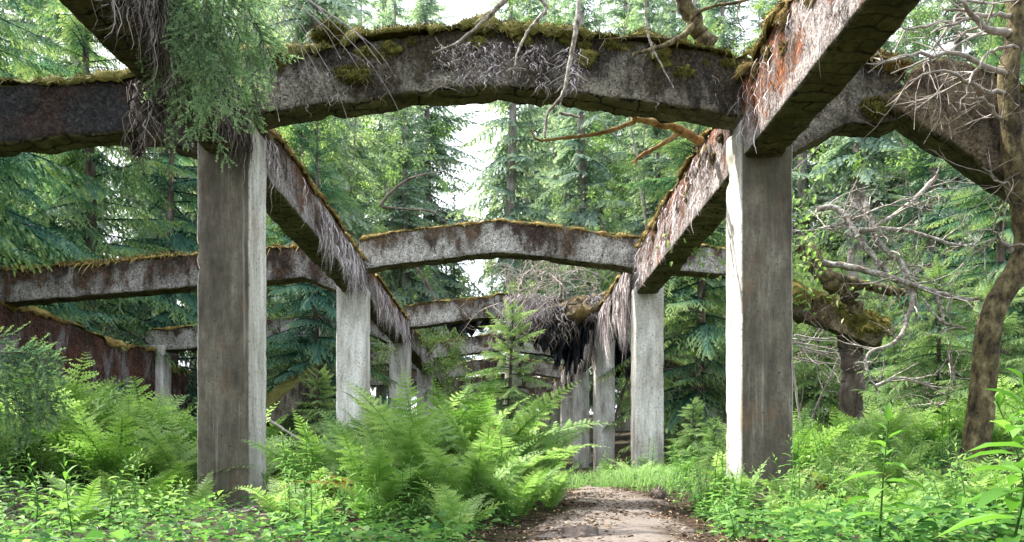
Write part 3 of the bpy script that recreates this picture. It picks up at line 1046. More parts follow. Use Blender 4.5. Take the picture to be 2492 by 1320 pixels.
FAR = [make_tree('spruce_tree', *spruce_meshes(31 + i, 21 + 2 * i, 3.0 - .2 * i, LO, 2., .44, 6, 2.0 + 1.5 * i, gap=.16 + .13 * i), 'spruce_far_haze', 'bark_grey', '', 'tree') for i in range(3)]  # pale crown and grey bark carry the painted haze
NEAR = [make_tree('spruce_tree', *spruce_meshes(41 + i, 13., 2.9, MID, 2., .46, 5, .6 + .8 * i), 'spruce_sun' if i else 'spruce', 'bark', '', 'tree') for i in range(2)]
NEAR.append(make_tree('spruce_tree', *spruce_meshes(47, 14., 3.6, MID, 2., .46, 5, 3.0), 'spruce_sun', 'bark', '', 'tree'))
BARE = make_tree('tall_spruce', *spruce_meshes(51, 26, 2.4, LO, 2., .6, 4, 7.5), 'spruce_far_haze', 'bark_grey', '', 'tree')
YOUNG = [make_tree('young_spruce', *spruce_meshes(55 + i, 3.2, 1.15, MID, 2., .18, 6, .15, dead=False), 'spruce_light', 'bark', '', 'tree') for i in range(2)]
used = []
bg = 'spruce trees standing behind the ruin'
# (px of trunk, depth, proto, scale)
far_list = [(-60, 24, 0), (70, 30, 1), (190, 23, 2), (300, 33, 0), (400, 27, 1), (500, 36, 2), (585, 29, 0), (690, 34, 1), (760, 26, 2), (845, 40, 0), (800, 31, 1), (960, 44, 2),
            (1040, 58, 0), (1290, 48, 1), (1350, 40, 2), (1460, 37, 0), (1520, 44, 1), (1600, 32, 0), (1690, 38, 2), (1760, 30, 1), (1850, 36, 0), (1950, 28, 2), (2030, 34, 1),
            (2130, 27, 0), (2230, 32, 2), (2330, 25, 1), (2430, 30, 0), (2540, 24, 2), (2200, 42, 1), (1000, 70, 1), (1420, 62, 0), (880, 62, 2), (620, 50, 1), (350, 48, 0), (120, 46, 2), (1640, 55, 1),
            (1900, 52, 0), (2400, 46, 2), (1120, 82, 2), (1210, 90, 0), (740, 75, 0), (1540, 75, 2), (2080, 65, 0), (200, 65, 1), (1330, 75, 1), (480, 70, 2), (1105, 60, 1), (1198, 76, 2), (655, 42, 0), (720, 52, 1), (800, 48, 0), (870, 35, 2), (930, 54, 0), (985, 37, 1), (1020, 46, 0), (1160, 105, 0), (1250, 66, 1), (1305, 34, 0), (1385, 52, 1), (1440, 46, 2), (1500, 34, 0), (1575, 40, 1), (1730, 46, 2)]
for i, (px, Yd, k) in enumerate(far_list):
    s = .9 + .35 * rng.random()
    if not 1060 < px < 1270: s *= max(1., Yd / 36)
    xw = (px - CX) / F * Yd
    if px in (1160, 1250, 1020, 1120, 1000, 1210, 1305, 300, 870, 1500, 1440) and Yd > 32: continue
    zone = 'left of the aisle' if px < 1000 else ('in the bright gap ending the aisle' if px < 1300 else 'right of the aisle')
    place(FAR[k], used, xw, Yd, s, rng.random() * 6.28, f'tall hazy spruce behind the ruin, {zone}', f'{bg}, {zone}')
for i, (x_, y_) in enumerate(((-9, -3), (-5.5, -8), (-1.5, -10), (2.5, -8.5), (6, -6), (10, -3), (-12, -9), (8, -12), (0, -16), (-13, 3), (13, 3))):  # unseen wood behind the camera, added to shade the pillar fronts
    place(FAR[i % 3], used, x_, y_, .7 + .1 * (i % 3), i * 1.3, 'unseen spruce behind the viewer, added to shade the front of the ruin', 'unseen spruces added behind the viewer')
for px, Yd, k, s, lab in ((-330, 12.2, 2, 1.05, 'large dark spruce beyond the left edge, boughs reaching in between the two left side beams'),
                          (-40, 15.5, 0, 1.05, 'dark blue-green spruce at left edge with boughs sweeping down over the mossy wall'),
                          (215, 18.6, 1, 1.15, 'bushy spruce with sunlit yellow-green tips between the two left side beams'),
                          (420, 22.0, 0, 1.1, 'dark spruce close behind the front left pillar on its left'),
                          (730, 22.5, 1, 1.0, 'spruce showing between front and second left pillars below the side beam'),
                          (770, 17.8, 0, .75, 'dense dark green spruce right of the front left pillar, above the side beam'),
                          (1700, 18.5, 1, .9, 'dark green spruce filling the gap between the two right pillars'),
                          (2270, 19., 0, .8, 'mid green spruce behind the tangle of grey branches'),
                          (2440, 14.5, 1, .7, 'fresh green spruce behind the crooked trunk at right edge')):
    place(NEAR[k], used, (px - CX) / F * Yd, Yd, s, rng.random() * 6.28, lab, 'dense spruces close around the ruin')
for px, Yd, s, lab in ((1245, 30., 1., 'dark straight spruce trunk standing in the bright gap at the middle'),
                       (1415, 27., .9, 'grey bare lower trunk right of the bright gap with drooping dead twigs'),
                       (1378, 33., .8, 'thin pale trunk just left of the grey bare trunk'),
                       (2085, 21., .85, 'rough trunk rising behind the grey branch tangle right of the front right pillar')):
    place(BARE, used, (px - CX) / F * Yd, Yd, s, rng.random() * 6.28, lab, 'bare lower trunks of tall spruces')
for px, Yd, s, k, lab in ((1242, 17.0, 1.34, 0, 'light green young spruce hanging in the aisle under the dead twigs'),
                          (1690, 11.5, .42, 1, 'small pale green spruce sapling between the two right pillars'),
                          (1740, 10.2, .3, 0, 'tiny spruce sapling at the left foot of the front right pillar'),
                          (2275, 11.5, .95, 1, 'slender young spruce upright in front of the grey branch tangle'),
                          (2420, 10.5, .8, 0, 'young spruce behind the crooked trunk'),
                          (2180, 14.5, .85, 0, 'young spruce right of the mossy fallen beam'),
                          (770, 15.2, .75, 1, 'fresh spruce sapling left of the second left pillar'),
                          (1985, 19.5, 1.5, 0, 'young spruce under the mossy fallen beam, right of the front right pillar'),
                          (1945, 24., 1.7, 1, 'shaded young spruce just right of the front right pillar'),
                          (1640, 22., 1.5, 1, 'shaded young spruce just right of the second right pillar'),
                          (700, 20., 1.3, 0, 'young spruce by the dark collapsed beam at left'),
                          (1060, 46., 2.2, 1, 'young spruce far down the aisle at left'),
                          (185, 18.9, 1.25, 0, 'pale spruce top above the red mossy wall')):
    place(YOUNG[k], used, (px - CX) / F * Yd, Yd, s, rng.random() * 6.28, lab, None)


# ------------------------------------------------------------------ broadleaf trees
def grow(mb, p, d, L, r, depth, rr, kink=.22, up=0., nch=(3, 5), ends=None, sides=5, spread=.9):
    n = max(4, min(12, int(L / .1)))
    pts = [np.asarray(p, float)]
    dd = norm(d)
    for i in range(n):
        dd = norm(dd + rr.normal(0, kink, 3) * .6 + np.array((0, 0, up)))
        pts.append(pts[-1] + dd * L / n)
    pts = np.array(pts)
    tube(mb, pts, np.linspace(r, r * .35, n + 1), sides if r > .012 else 3, .3 + .5 * rr.random(), .15 if r > .03 else 0)
    if ends is not None: ends.append((pts, depth))
    if depth > 0:
        for j in range(rr.integers(nch[0], nch[1] + 1)):
            i = int(n * (.25 + .75 * rr.random()))
            i = min(i, n)
            ax = norm(pts[i] - pts[i - 1])
            cd = norm(ax * .6 + norm(rr.normal(0, 1, 3)) * spread)
            grow(mb, pts[i], cd, L * (.35 + .35 * rr.random()), r * (1 - .6 * i / n) * .55, depth - 1, rr, kink, up, nch, ends, sides, spread)


def broadleaf(seed, H, nl, ls, leafm='leaf', barkm='bark_grey', label='', cat='tree', name='broadleaf_tree', r=.06, spread=.9):
    rr = np.random.default_rng(seed)
    e = empty(name, (0, 0, 0), label, cat)
    tm, ends = MB(), []
    grow(tm, (0, 0, 0), (0.03, 0, 1), H, r, 3, rr, .12, .05, (5, 7), ends, 6, spread)
    tm.build('trunk', M[barkm], e)
    c = [e_[0][rr.integers(1, len(e_[0]))] for e_ in ends if e_[1] <= 1 and e_[0][-1][2] > H * .25]
    c = np.array(c)
    c = c[rr.integers(0, len(c), nl)] + rr.normal(0, .1, (nl, 3))
    d = rr.normal(0, 1, (nl, 3))
    d[:, 2] -= .3
    lm = MB()
    leaves(lm, c, d, np.array((0, 0, 1.)) + rr.normal(0, .5, (nl, 3)), ls * (.6 + .7 * rr.random(nl)), ls * .6, np.clip(.5 + .22 * rr.normal(0, 1, nl), 0, 1))
    lm.build('crown', M[leafm], e, smooth=False)
    return e


BL = [broadleaf(61, 9., 17000, .06), broadleaf(62, 7., 14000, .055)]
for px, Yd, s, k, lab in ((920, 22., 1.15, 0, 'slim broadleaf tree with two dark stems left of the bright gap'),
                          (1820, 24., 1.35, 1, 'pale green broadleaf crown above the front right beam'),
                          (1690, 29., 1.6, 0, 'yellow-green broadleaf tree top right of centre above the beam'),
                          (850, 30., 1.75, 1, 'light broadleaf tree top above the left end of the arched beam'),
                          (2330, 22., 1.35, 0, 'light green broadleaf tree behind bare twigs at upper right'),
                          (1480, 21., .85, 1, 'small broadleaf tree behind the second cross beam on the right')):
    place(BL[k], used, (px - CX) / F * Yd, Yd, s, rng.random() * 6.28, lab, None)
for i, (px, Yd) in enumerate(((60, 27), (330, 25), (560, 30), (660, 24), (720, 29), (790, 26), (880, 33), (960, 38), (1060, 44), (1130, 48), (1200, 47), (1280, 46), (1345, 40), (1400, 47), (1470, 38), (1560, 26),
                                 (1620, 29), (1690, 25), (1750, 28), (1830, 24), (1960, 22), (1965, 16.5), (1990, 27), (1930, 19), (2050, 25), (2150, 20), (2300, 22), (2450, 19))):
    place(BL[i % 2], used, (px - CX) / F * Yd, Yd, .42 + .22 * rng.random(), rng.random() * 6.28, 'low leafy bush in the shade behind the ruin', 'bushes behind the ruin')
SAP = broadleaf(65, 3.4, 520, .075, name='sapling', label='broad leaved sapling with round light leaves right of the front right pillar', cat='sapling', r=.016, spread=.35)
xs, ysp = (1960 - CX) / F * 9.6, 9.6
SAP.location = (xs, ysp, float(gh(xs, ysp)) - .05)
SAP.scale = (1.1, 1.1, 1.1)


# ------------------------------------------------------------------ foreground bough (needled)
def needle_bough(seed, base, ctrl_list):
    """ctrl_list: polylines of the hanging twigs"""
    rr = np.random.default_rng(seed)
    wm, nm = MB(), MB()
    P0, D0, Lh, T0 = [], [], [], []
    def needles(line, dens, ln, t0):
        seg = np.linalg.norm(np.diff(line, axis=0), axis=1)
        tot = seg.sum()
        n = int(tot * dens)
        s = rr.random(n) * (len(line) - 1)
        i = np.minimum(s.astype(int), len(line) - 2)
        f = (s - i)[:, None]
        p = line[i] * (1 - f) + line[i + 1] * f
        ax = norm(line[i + 1] - line[i])
        q = norm(np.cross(ax, rr.normal(0, 1, (n, 3))))
        q[:, 2] = np.abs(q[:, 2]) * .6 + q[:, 2] * .4
        P0.append(p); D0.append(norm(ax * .75 + q)); Lh.append(ln * (.7 + .5 * rr.random(n)) * np.interp(s / (len(line) - 1), (0, .85, 1), (1, 1, .6))); T0.append(t0 + .4 * s / (len(line) - 1) + rr.normal(0, .1, n))
    for pl in ctrl_list:
        main = smooth_line(pl, 14)
        main = main + rr.normal(0, .006, main.shape)
        tube(wm, main, np.linspace(.008, .002, 14), 4)
        needles(main, 330, .022, .3)
        Lm = np.linalg.norm(main[-1] - main[0])
        for i in range(2, 14):
            for sg in (-1, 1):
                if rr.random() < .2: continue
                ax = norm(main[min(i + 1, 13)] - main[i - 1])
                sd = norm(np.cross(ax, (0, -1., .2))) * sg
                d = norm(ax * .8 + sd * .65 + rr.normal(0, .15, 3))
                ln = Lm * .34 * (1 - .6 * i / 13) * (.6 + .7 * rr.random())
                t = np.linspace(0, 1, 6)[:, None]
                ln_ = main[i] + d * ln * t + np.array((0, 0, -.35)) * ln * t ** 2
                tube(wm, ln_, np.linspace(.004, .0012, 6), 3)
                needles(ln_, 340, .02, .4)
                for j in (2, 3, 4):
                    for s2 in (-1, 1):
                        if rr.random() < .35: continue
                        ax2 = norm(ln_[j] - ln_[j - 1])
                        d2 = norm(ax2 * .8 + np.cross(ax2, (0, -1., .2)) * s2 * .7 + np.array((0, 0, -.25)))
                        l2 = ln * .4 * (.6 + .6 * rr.random())
                        l_ = ln_[j] + d2 * l2 * np.linspace(0, 1, 4)[:, None]
                        needles(l_, 340, .018, .55)
    p, d, l, t = map(np.concatenate, (P0, D0, Lh, T0))
    pts = p[:, None] + d[:, None] * (l[:, None] * np.array((0, .6, 1.))[None])[..., None]
    strips(nm, pts, np.full(len(p), .0046), norm(np.cross(d, rr.normal(0, 1, d.shape))), np.clip(t, -.1, 1.1), (1, .9, .25))
    return wm, nm


bb = []
rr = np.random.default_rng(71)
for i in range(13):     # hanging sprays over the left long beam
    x0 = 310 + 19.5 * i + rr.normal() * 8
    yt = -150 + rr.normal() * 50
    yb_ = np.interp(x0, (350, 410, 470, 540, 600, 660), (60, 230, 330, 300, 230, 80)) * (.4 + .62 * rr.random())
    Yd = 5.45 + .6 * rr.random()
    dx = rr.normal() * 25 - 10
    bb.append([P(x0 + 60, yt, Yd + .25), P(x0 + 25, yt * .6 + yb_ * .4 - 60, Yd), P(x0 + dx * .5, yt * .25 + yb_ * .75, Yd - .1), P(x0 + dx, yb_, Yd - .12)])
bb.append([P(300, -90, 5.8), P(400, 0, 5.65), P(480, 80, 5.5), P(540, 190, 5.4)])
bb.append([P(560, 130, 6.0), P(610, 200, 5.95), P(622, 250, 5.9), P(622, 295, 5.9)])
for i in range(7):
    x0, y0 = 365 + 30 * i, -60
    bb.append([P(x0, y0, 5.6), P(x0 + 50, y0 + 70, 5.5), P(x0 + 90 + 20 * rr.normal(), y0 + 150, 5.45), P(x0 + 105 + 25 * rr.normal(), y0 + 210 + 40 * rr.random(), 5.4)])
wm, nm = needle_bough(72, None, bb)
e = empty('spruce_bough', P(480, -150, 5.8), 'bright green spruce bough hanging over the upper left beam in the foreground', 'branch')
wm.build('twigs', M['bark'], e, np.array(e.location))
nm.build('needles', M['spruce_bough'], e, np.array(e.location), smooth=False)
for nme in e.children: nme.location = (0, 0, 0)
bb = []
for i in range(7):
    y0 = 850 + 20 * i
    bb.append([P(-90, y0 - 20, 6.4), P(0, y0 + 5, 6.2), P(80, y0 + 10 + 8 * i, 6.1), P(130 + 12 * rr.normal(), y0 + 25 + 10 * rr.random(), 6.0)])
wm, nm = needle_bough(74, None, bb)
e = empty('spruce_bough', P(-60, 880, 6.2), 'dark shaded spruce bough reaching in from the left edge above the ferns', 'branch')
wm.build('twigs', M['bark'], e, np.array(e.location))
nm.build('needles', M['spruce'], e, np.array(e.location), smooth=False)


# ------------------------------------------------------------------ dead wood
def wood(name, label, cat, polys, mat, seed, twig=0, tl=.3, tr=.006, depth=1, group=None, rough=.2):
    """polys: list of (pixel polyline [(px,py,Y)...], r0, r1)"""
    rr = np.random.default_rng(seed)
    mb = MB()
    lines = []
    org = P(*polys[0][0][0])
    for pl, r0, r1 in polys:
        ln = smooth_line([P(*q) for q in pl], max(8, 5 * len(pl)))
        ln[1:-1] += rr.normal(0, max(r0 * .12, .002), ln[1:-1].shape)
        tube(mb, ln, np.linspace(r0, r1, len(ln)), 8 if r0 > .03 else 5, .3 + .4 * rr.random(), rough, seed)
        lines.append((ln, r0))
    for i in range(twig):
        ln, r0 = lines[rr.integers(len(lines))]
        k = rr.integers(1, len(ln))
        ax = norm(ln[k] - ln[k - 1])
        grow(mb, ln[k], norm(ax * .5 + rr.normal(0, .7, 3)), tl * (.4 + rr.random()), min(tr, r0 * .6), depth, rr, .3, 0., (2, 4), None, 4)
    return tag(mb.build(name, M[mat], None, org), label, cat, group)


wood('dead_branch', 'orange mossy dead branch stub jutting left from the right long beam', 'branch',
     [([(1705, 345, 8.6), (1660, 318, 8.4), (1600, 300, 8.3), (1545, 290, 8.2)], .055, .03), ([(1545, 297, 8.2), (1470, 322, 8.1), (1390, 335, 8.), (1310, 340, 7.9), (1295, 322, 7.9)], .026, .012),
      ([(1650, 325, 8.4), (1610, 352, 8.2), (1560, 380, 8.1), (1545, 392, 8.1)], .032, .012), ([(1548, 292, 8.2), (1538, 275, 8.15)], .035, .03)], 'orange_wood', 301, 10, .12, .006)
wood('hanging_branch', 'long thin bare branch hanging down in front of the arched beam, right of its middle', 'branch',
     [([(1412, -20, 6.6), (1400, 80, 6.6), (1385, 160, 6.6), (1370, 230, 6.6), (1335, 275, 6.6), (1325, 335, 6.6)], .026, .013), ([(1372, 220, 6.6), (1360, 265, 6.6)], .015, .008),
      ([(1362, 275, 6.6), (1410, 286, 6.6)], .016, .01)], 'lichen_wood', 302, 6, .12, .004)
wood('hanging_branch', 'lichened twig crossing the crown of the arched beam from upper right', 'branch',
     [([(1250, -20, 6.7), (1205, 25, 6.7), (1165, 62, 6.7), (1110, 105, 6.7), (1052, 130, 6.7)], .026, .006)], 'lichen_wood', 303, 9, .2, .006)
wood('hanging_branch', 'short crooked twig hanging over the crown of the arched beam', 'branch',
     [([(1300, -20, 6.7), (1330, 20, 6.7), (1310, 45, 6.7), (1280, 85, 6.7), (1258, 135, 6.7), (1250, 180, 6.7)], .022, .006)], 'lichen_wood', 304, 8, .15, .005)
wood('hanging_branch', 'slender twig dangling beside the tree stub on the beam', 'branch',
     [([(1568, -20, 6.7), (1578, 90, 6.7), (1610, 160, 6.7), (1640, 215, 6.7)], .012, .004), ([(1535, -20, 6.7), (1520, 80, 6.7)], .006, .003)], 'lichen_wood', 305, 6, .15, .004)
wood('leaning_trunk', 'leaning brown tree trunk growing on the arched beam beside the right front pillar', 'tree',
     [([(1735, 112, 7.5), (1705, 80, 7.5), (1675, 30, 7.45), (1640, -40, 7.4)], .09, .07), ([(1690, 62, 7.4), (1640, 100, 7.3), (1590, 120, 7.2), (1540, 132, 7.15)], .036, .014),
      ([(1680, 45, 7.4), (1720, 20, 7.4), (1800, 5, 7.4), (1850, -10, 7.4)], .018, .012), ([(1640, 95, 7.3), (1560, 90, 7.2), (1460, 95, 7.1)], .012, .004),
      ([(1800, 5, 7.4), (1795, 45, 7.4), (1815, 80, 7.4)], .01, .004)], 'bark_moss', 306, 14, .22, .006)
# arching fine twigs at left
rr = np.random.default_rng(77)
pl = []
for i in range(15):
    x0, y0 = 560 + 14 * i + rr.normal() * 10, -30 + rr.random() * 60
    x1 = x0 + 60 + 190 * rr.random()
    y1 = 110 + 190 * rr.random()
    Yd = 6.4 + .3 * rr.random()
    pl.append(([(x0, y0, Yd), (x0 + (x1 - x0) * .25, y0 + (y1 - y0) * .2, Yd), (x0 + (x1 - x0) * .7, y0 + (y1 - y0) * .62, Yd), (x1, y1 + 20, Yd)], .0055, .002))
wood('bare_twigs', 'fan of thin bare twigs arching over the left end of the arched beam', 'twigs', pl, 'bark_grey', 307, 14, .2, .003, rough=0)

# crooked tree at the right edge
e = empty('crooked_tree', P(2365, 1135, 7.0), 'crooked mossy trunk bending out of the right edge, pale limbs above', 'tree')
mb = MB()
for pl, r0, r1 in (([(2355, 1150, 7.0), (2375, 1080, 7.0), (2392, 960, 7.0), (2402, 830, 7.0), (2425, 740, 7.0), (2480, 650, 7.0), (2500, 590, 7.0)], .122, .1),
                   ([(2500, 600, 7.0), (2480, 470, 6.95), (2462, 330, 6.9), (2455, 180, 6.85), (2475, 60, 6.85), (2465, -40, 6.8)], .1, .075)):
    ln = smooth_line([P(*q) for q in pl], 40)
    rd = np.linspace(r0, r1, 40)
    if r0 > .15:
        rd = rd * np.interp(np.arange(40), (0, 5, 12), (1.5, 1.1, .95))
    tube(mb, ln, rd, 16, .4, .1, 88)
mb.build('trunk', M['bark_moss'], e, np.array(e.location))
mb = MB()
rr = np.random.default_rng(79)
for pl, r0 in (([(2460, 190, 6.85), (2380, 150, 6.65), (2290, 130, 6.45), (2180, 145, 6.25), (2130, 155, 6.25)], .026), ([(2470, 80, 6.85), (2400, 70, 6.65), (2350, 20, 6.45), (2320, -30, 6.35)], .04),
               ([(2455, 230, 6.85), (2380, 215, 6.65), (2300, 170, 6.45), (2210, 200, 6.35)], .022), ([(2470, 40, 6.85), (2380, 40, 6.65), (2270, 60, 6.55), (2190, 75, 6.45)], .022),
               ([(2462, 330, 6.9), (2400, 250, 6.8), (2330, 220, 6.65)], .02), ([(2480, 470, 6.95), (2420, 430, 6.85), (2385, 405, 6.8)], .014), ([(2460, 610, 7.0), (2440, 590, 6.95), (2415, 560, 6.9)], .03),
               ([(2350, 20, 6.55), (2290, 90, 6.45), (2240, 170, 6.45)], .016), ([(2490, 120, 6.85), (2420, 120, 6.65), (2360, 190, 6.55), (2340, 260, 6.55)], .018)):
    ln = smooth_line([P(*q) for q in pl], 16)
    ln[1:] += rr.normal(0, .012, ln[1:].shape)
    tube(mb, ln, np.linspace(r0, r0 * .3, 16), 6, .5, .15)
    for i in range(7):
        k = rr.integers(3, 16)
        grow(mb, ln[k], norm(norm(ln[k] - ln[k - 1]) * .6 + rr.normal(0, .6, 3)), .25 + .45 * rr.random(), r0 * .35, 1, rr, .25, 0, (2, 3))
mb.build('limbs', M['dead'], e, np.array(e.location))

wood('fallen_log', 'thick mossy log draped over the fallen beam right of the front right pillar', 'log',
     [([(1945, 600, 12.0), (1985, 640, 11.9), (2020, 690, 11.8), (2060, 712, 11.8), (2085, 760, 11.8)], .15, .12), ([(2010, 670, 11.8), (2080, 690, 11.7), (2150, 705, 11.6), (2200, 712, 11.6)], .1, .06)], 'bark_moss', 311, 4, .3, .012)
wood('fallen_dead_tree', 'pale lichened fallen tree spreading grey limbs at right', 'tree',
     [([(1985, 510, 11.5), (2040, 510, 11.5), (2085, 570, 11.3), (2120, 620, 11.2), (2190, 690, 11.), (2230, 700, 11.), (2235, 680, 11.)], .05, .03),
      ([(2000, 640, 11.4), (2090, 655, 11.2), (2180, 680, 11), (2300, 720, 10.8), (2430, 735, 10.6)], .06, .03), ([(2225, 690, 11), (2215, 760, 10.9), (2180, 830, 10.8), (2115, 860, 10.7), (2110, 900, 10.6), (2140, 960, 10.6)], .045, .012),
      ([(2280, 430, 11.5), (2220, 490, 11.4), (2150, 540, 11.3), (2080, 580, 11.2)], .04, .02), ([(2100, 480, 11.4), (2140, 590, 11.2), (2200, 650, 11.1), (2210, 720, 11.)], .05, .03),
      ([(2090, 560, 11.2), (2200, 560, 11.), (2300, 590, 10.8), (2350, 600, 10.8)], .04, .015), ([(2130, 940, 10.6), (2200, 920, 10.5), (2300, 960, 10.4)], .03, .008),
      ([(2350, 800, 10.6), (2290, 780, 10.7), (2240, 720, 10.9)], .025, .015), ([(2310, 850, 10.6), (2320, 960, 10.6), (2260, 1000, 10.5)], .028, .01), ([(1990, 560, 11.5), (2060, 540, 11.4), (2160, 500, 11.2), (2260, 470, 11.2)], .03, .008)],
     'lichen_wood', 312, 105, .7, .014, 2)
wood('brushwood', 'heap of pale dead sticks under the mossy fallen beam', 'brushwood',
     [([(1935 + rr.normal() * 10, 815 + 9 * i, 15.5), (1990, 825 + 8 * i + rr.normal() * 8, 15.5), (2060 + 20 * rr.normal(), 830 + 9 * i + rr.normal() * 15, 15.5)], .022, .01) for i in range(8)], 'dead', 313, 30, .6, .01)
wood('tree_stump', 'rough dark trunk under the end of the mossy fallen beam', 'stump', [([(2074, 1130, 12.6), (2072, 1000, 12.6), (2072, 900, 12.6), (2068, 850, 12.6), (2066, 815, 12.6)], .2, .17)], 'bark', 314, 0)
wood('dead_stick', 'pale straight stick leaning beside the front left pillar', 'stick', [([(640, 1012, 11.), (690, 1045, 11.), (760, 1092, 11.)], .028, .02)], 'dead', 315, 0)
wood('dead_branch', 'curved bare branch reaching right from the slim tree left of the bright gap', 'branch',
     [([(925, 500, 20), (960, 460, 20), (1010, 430, 20), (1080, 418, 20)], .05, .02), ([(930, 505, 20), (1000, 510, 20), (1050, 515, 20), (1090, 545, 20)], .04, .015)], 'bark', 316, 8, .6, .02)
wood('dead_branch', 'dark broken twig below the second cross beam', 'branch', [([(1010, 645, 18), (1040, 690, 18), (1060, 730, 18)], .035, .02), ([(1032, 670, 18), (1038, 720, 18)], .03, .02)], 'bark', 317, 4, .4, .01)
pl = []
rr = np.random.default_rng(83)
for i in range(46):
    a = rr.random() * 3.14
    x0, y0, Yd = 1330 + rr.normal() * 60, 700 + rr.normal() * 22, 18.6 + rr.normal() * .35
    ln = 60 + 110 * rr.random()
    x1, y1 = x0 + math.cos(a) * ln, y0 - math.sin(a) * ln * .55
    if i % 3 == 0: x1, y1 = x0 - 40 - 90 * rr.random(), y0 + 60 + 80 * rr.random()
    pl.append(([(x0, y0, Yd), ((x0 + x1) / 2 + rr.normal() * 10, (y0 + y1) / 2 - 18, Yd + rr.normal() * .2), (x1, y1, Yd + rr.normal() * .4)], .016, .005))
wood('dead_twig_heap', 'tangled heap of grey dead twigs on top of the third cross beam', 'twigs', pl, 'dead', 318, 170, .7, .009, 1, rough=0)

# root mat and torn black sheets at the third span
mb = MB()
n, m = 60, 40
u, v = np.meshgrid(np.linspace(0, 1, n), np.linspace(0, 1, m), indexing='ij')
px = 1225 + 315 * u
top = 705 + 30 * np.sin(u * 3 + 1) + 10 * u
bot = np.interp(u, (0, .25, .45, .7, 1), (745, 800, 812, 790, 770))
pyv = top + (bot - top) * v
Yv = 19.35 - .9 * np.sin(v * 3.0) * np.sin(u * 2.9 + .15)
pts = np.stack(((px - CX) / F * Yv, Yv, (CY - pyv) / F * Yv), -1).reshape(-1, 3)
nn = fbm(pts * 2.6, 5, 91)
pts[:, 1] -= .3 * nn
pts[:, 2] += .14 * fbm(pts * 3.1, 4, 95)
mb.add(pts, grid_quads(n, m), None, np.clip(.45 + .4 * nn, 0, 1))
e = mb.build('root_mat', simple('root_mat_soil', ((.25, (.02, .015, .01)), (.5, (.13, .1, .06)), (.65, (.2, .15, .05)), (.8, (.4, .37, .34))), 7, use_tint=.3, bump=1., dist=.06), None, P(1380, 740, 19))
tag(e, 'shaggy brown root mat sagging from the third cross beam at right', 'root mat')
ln = [P(x, 770 + 20 * math.sin(x * .02), 18.4) for x in np.linspace(1255, 1535, 20)]
fringe(e, ln, (0, -1, 0), 420, M['roots_dark'], (.1, .6), .012, .3, 92, wind=.25)
fringe(e, [P(x, 715, 18.6) for x in np.linspace(1230, 1540, 20)], (0, -1, 0), 1600, M['roots'], (.1, .5), .012, .55, 93, wind=.6)


def sheet(px0, px1, top, bots, Yd, seed, label):
    n, m = 36, 26
    u, v = np.meshgrid(np.linspace(0, 1, n), np.linspace(0, 1, m), indexing='ij')
    b = np.interp(u, np.linspace(0, 1, len(bots)), bots) + 14 * vnoise(np.stack((u.ravel() * 14, 0 * u.ravel() + seed, 0 * u.ravel()), -1), seed).reshape(u.shape)
    py = top + (b - top) * v
    Yv = Yd + .16 * np.sin(u * 11 + seed) + .1 * np.sin(u * 23 + v * 3)
    x = px0 + (px1 - px0) * u + 6 * np.sin(v * 4 + seed)
    pts = np.stack(((x - CX) / F * Yv, Yv, (CY - py) / F * Yv), -1).reshape(-1, 3)
    pts += .05 * np.stack((fbm(pts * 4, 3, seed), fbm(pts * 4, 3, seed + 1), 0 * pts[:, 0]), -1)
    mb = MB()
    mb.add(pts, grid_quads(n, m))
    tag(mb.build('tar_paper_sheet', M['tar'], None, P(px0, top, Yd)), label, 'tar paper', 'torn black tar paper sheets')


for i, (a_, b_, t_, bt, yd_) in enumerate(((1306, 1342, 745, (812, 850, 838, 800), 18.9), (1334, 1382, 745, (850, 872, 905, 880, 840), 18.8), (1374, 1404, 750, (870, 912, 900, 850), 18.95),
                                           (1396, 1440, 745, (860, 905, 880, 850, 815), 18.85), (1344, 1372, 790, (850, 888, 860), 18.7))):
    sheet(a_, b_, t_, bt, yd_, 11 + i, 'torn strip of black sheeting hanging under the root mat right of the young spruce')  # torn sheeting, also filling in the dark hollows beneath the mat
sheet(1092, 1212, 778, (806, 812, 808, 800), 20.0, 3, 'black strip standing for the dark hole under the third cross beam at left')  # dark hollow under the beam drawn as a black sheet
sheet(1488, 1533, 790, (900, 930, 905, 925, 880), 19.9, 4, 'torn black sheet between the second and third right pillars')
sheet(1222, 1330, 785, (815, 835, 845, 850), 19.8, 5, 'dark torn sheet behind the young spruce in the aisle')
sheet(1185, 1200, 935, (985, 992, 984), 33.5, 6, 'small black rag hanging far down the aisle')


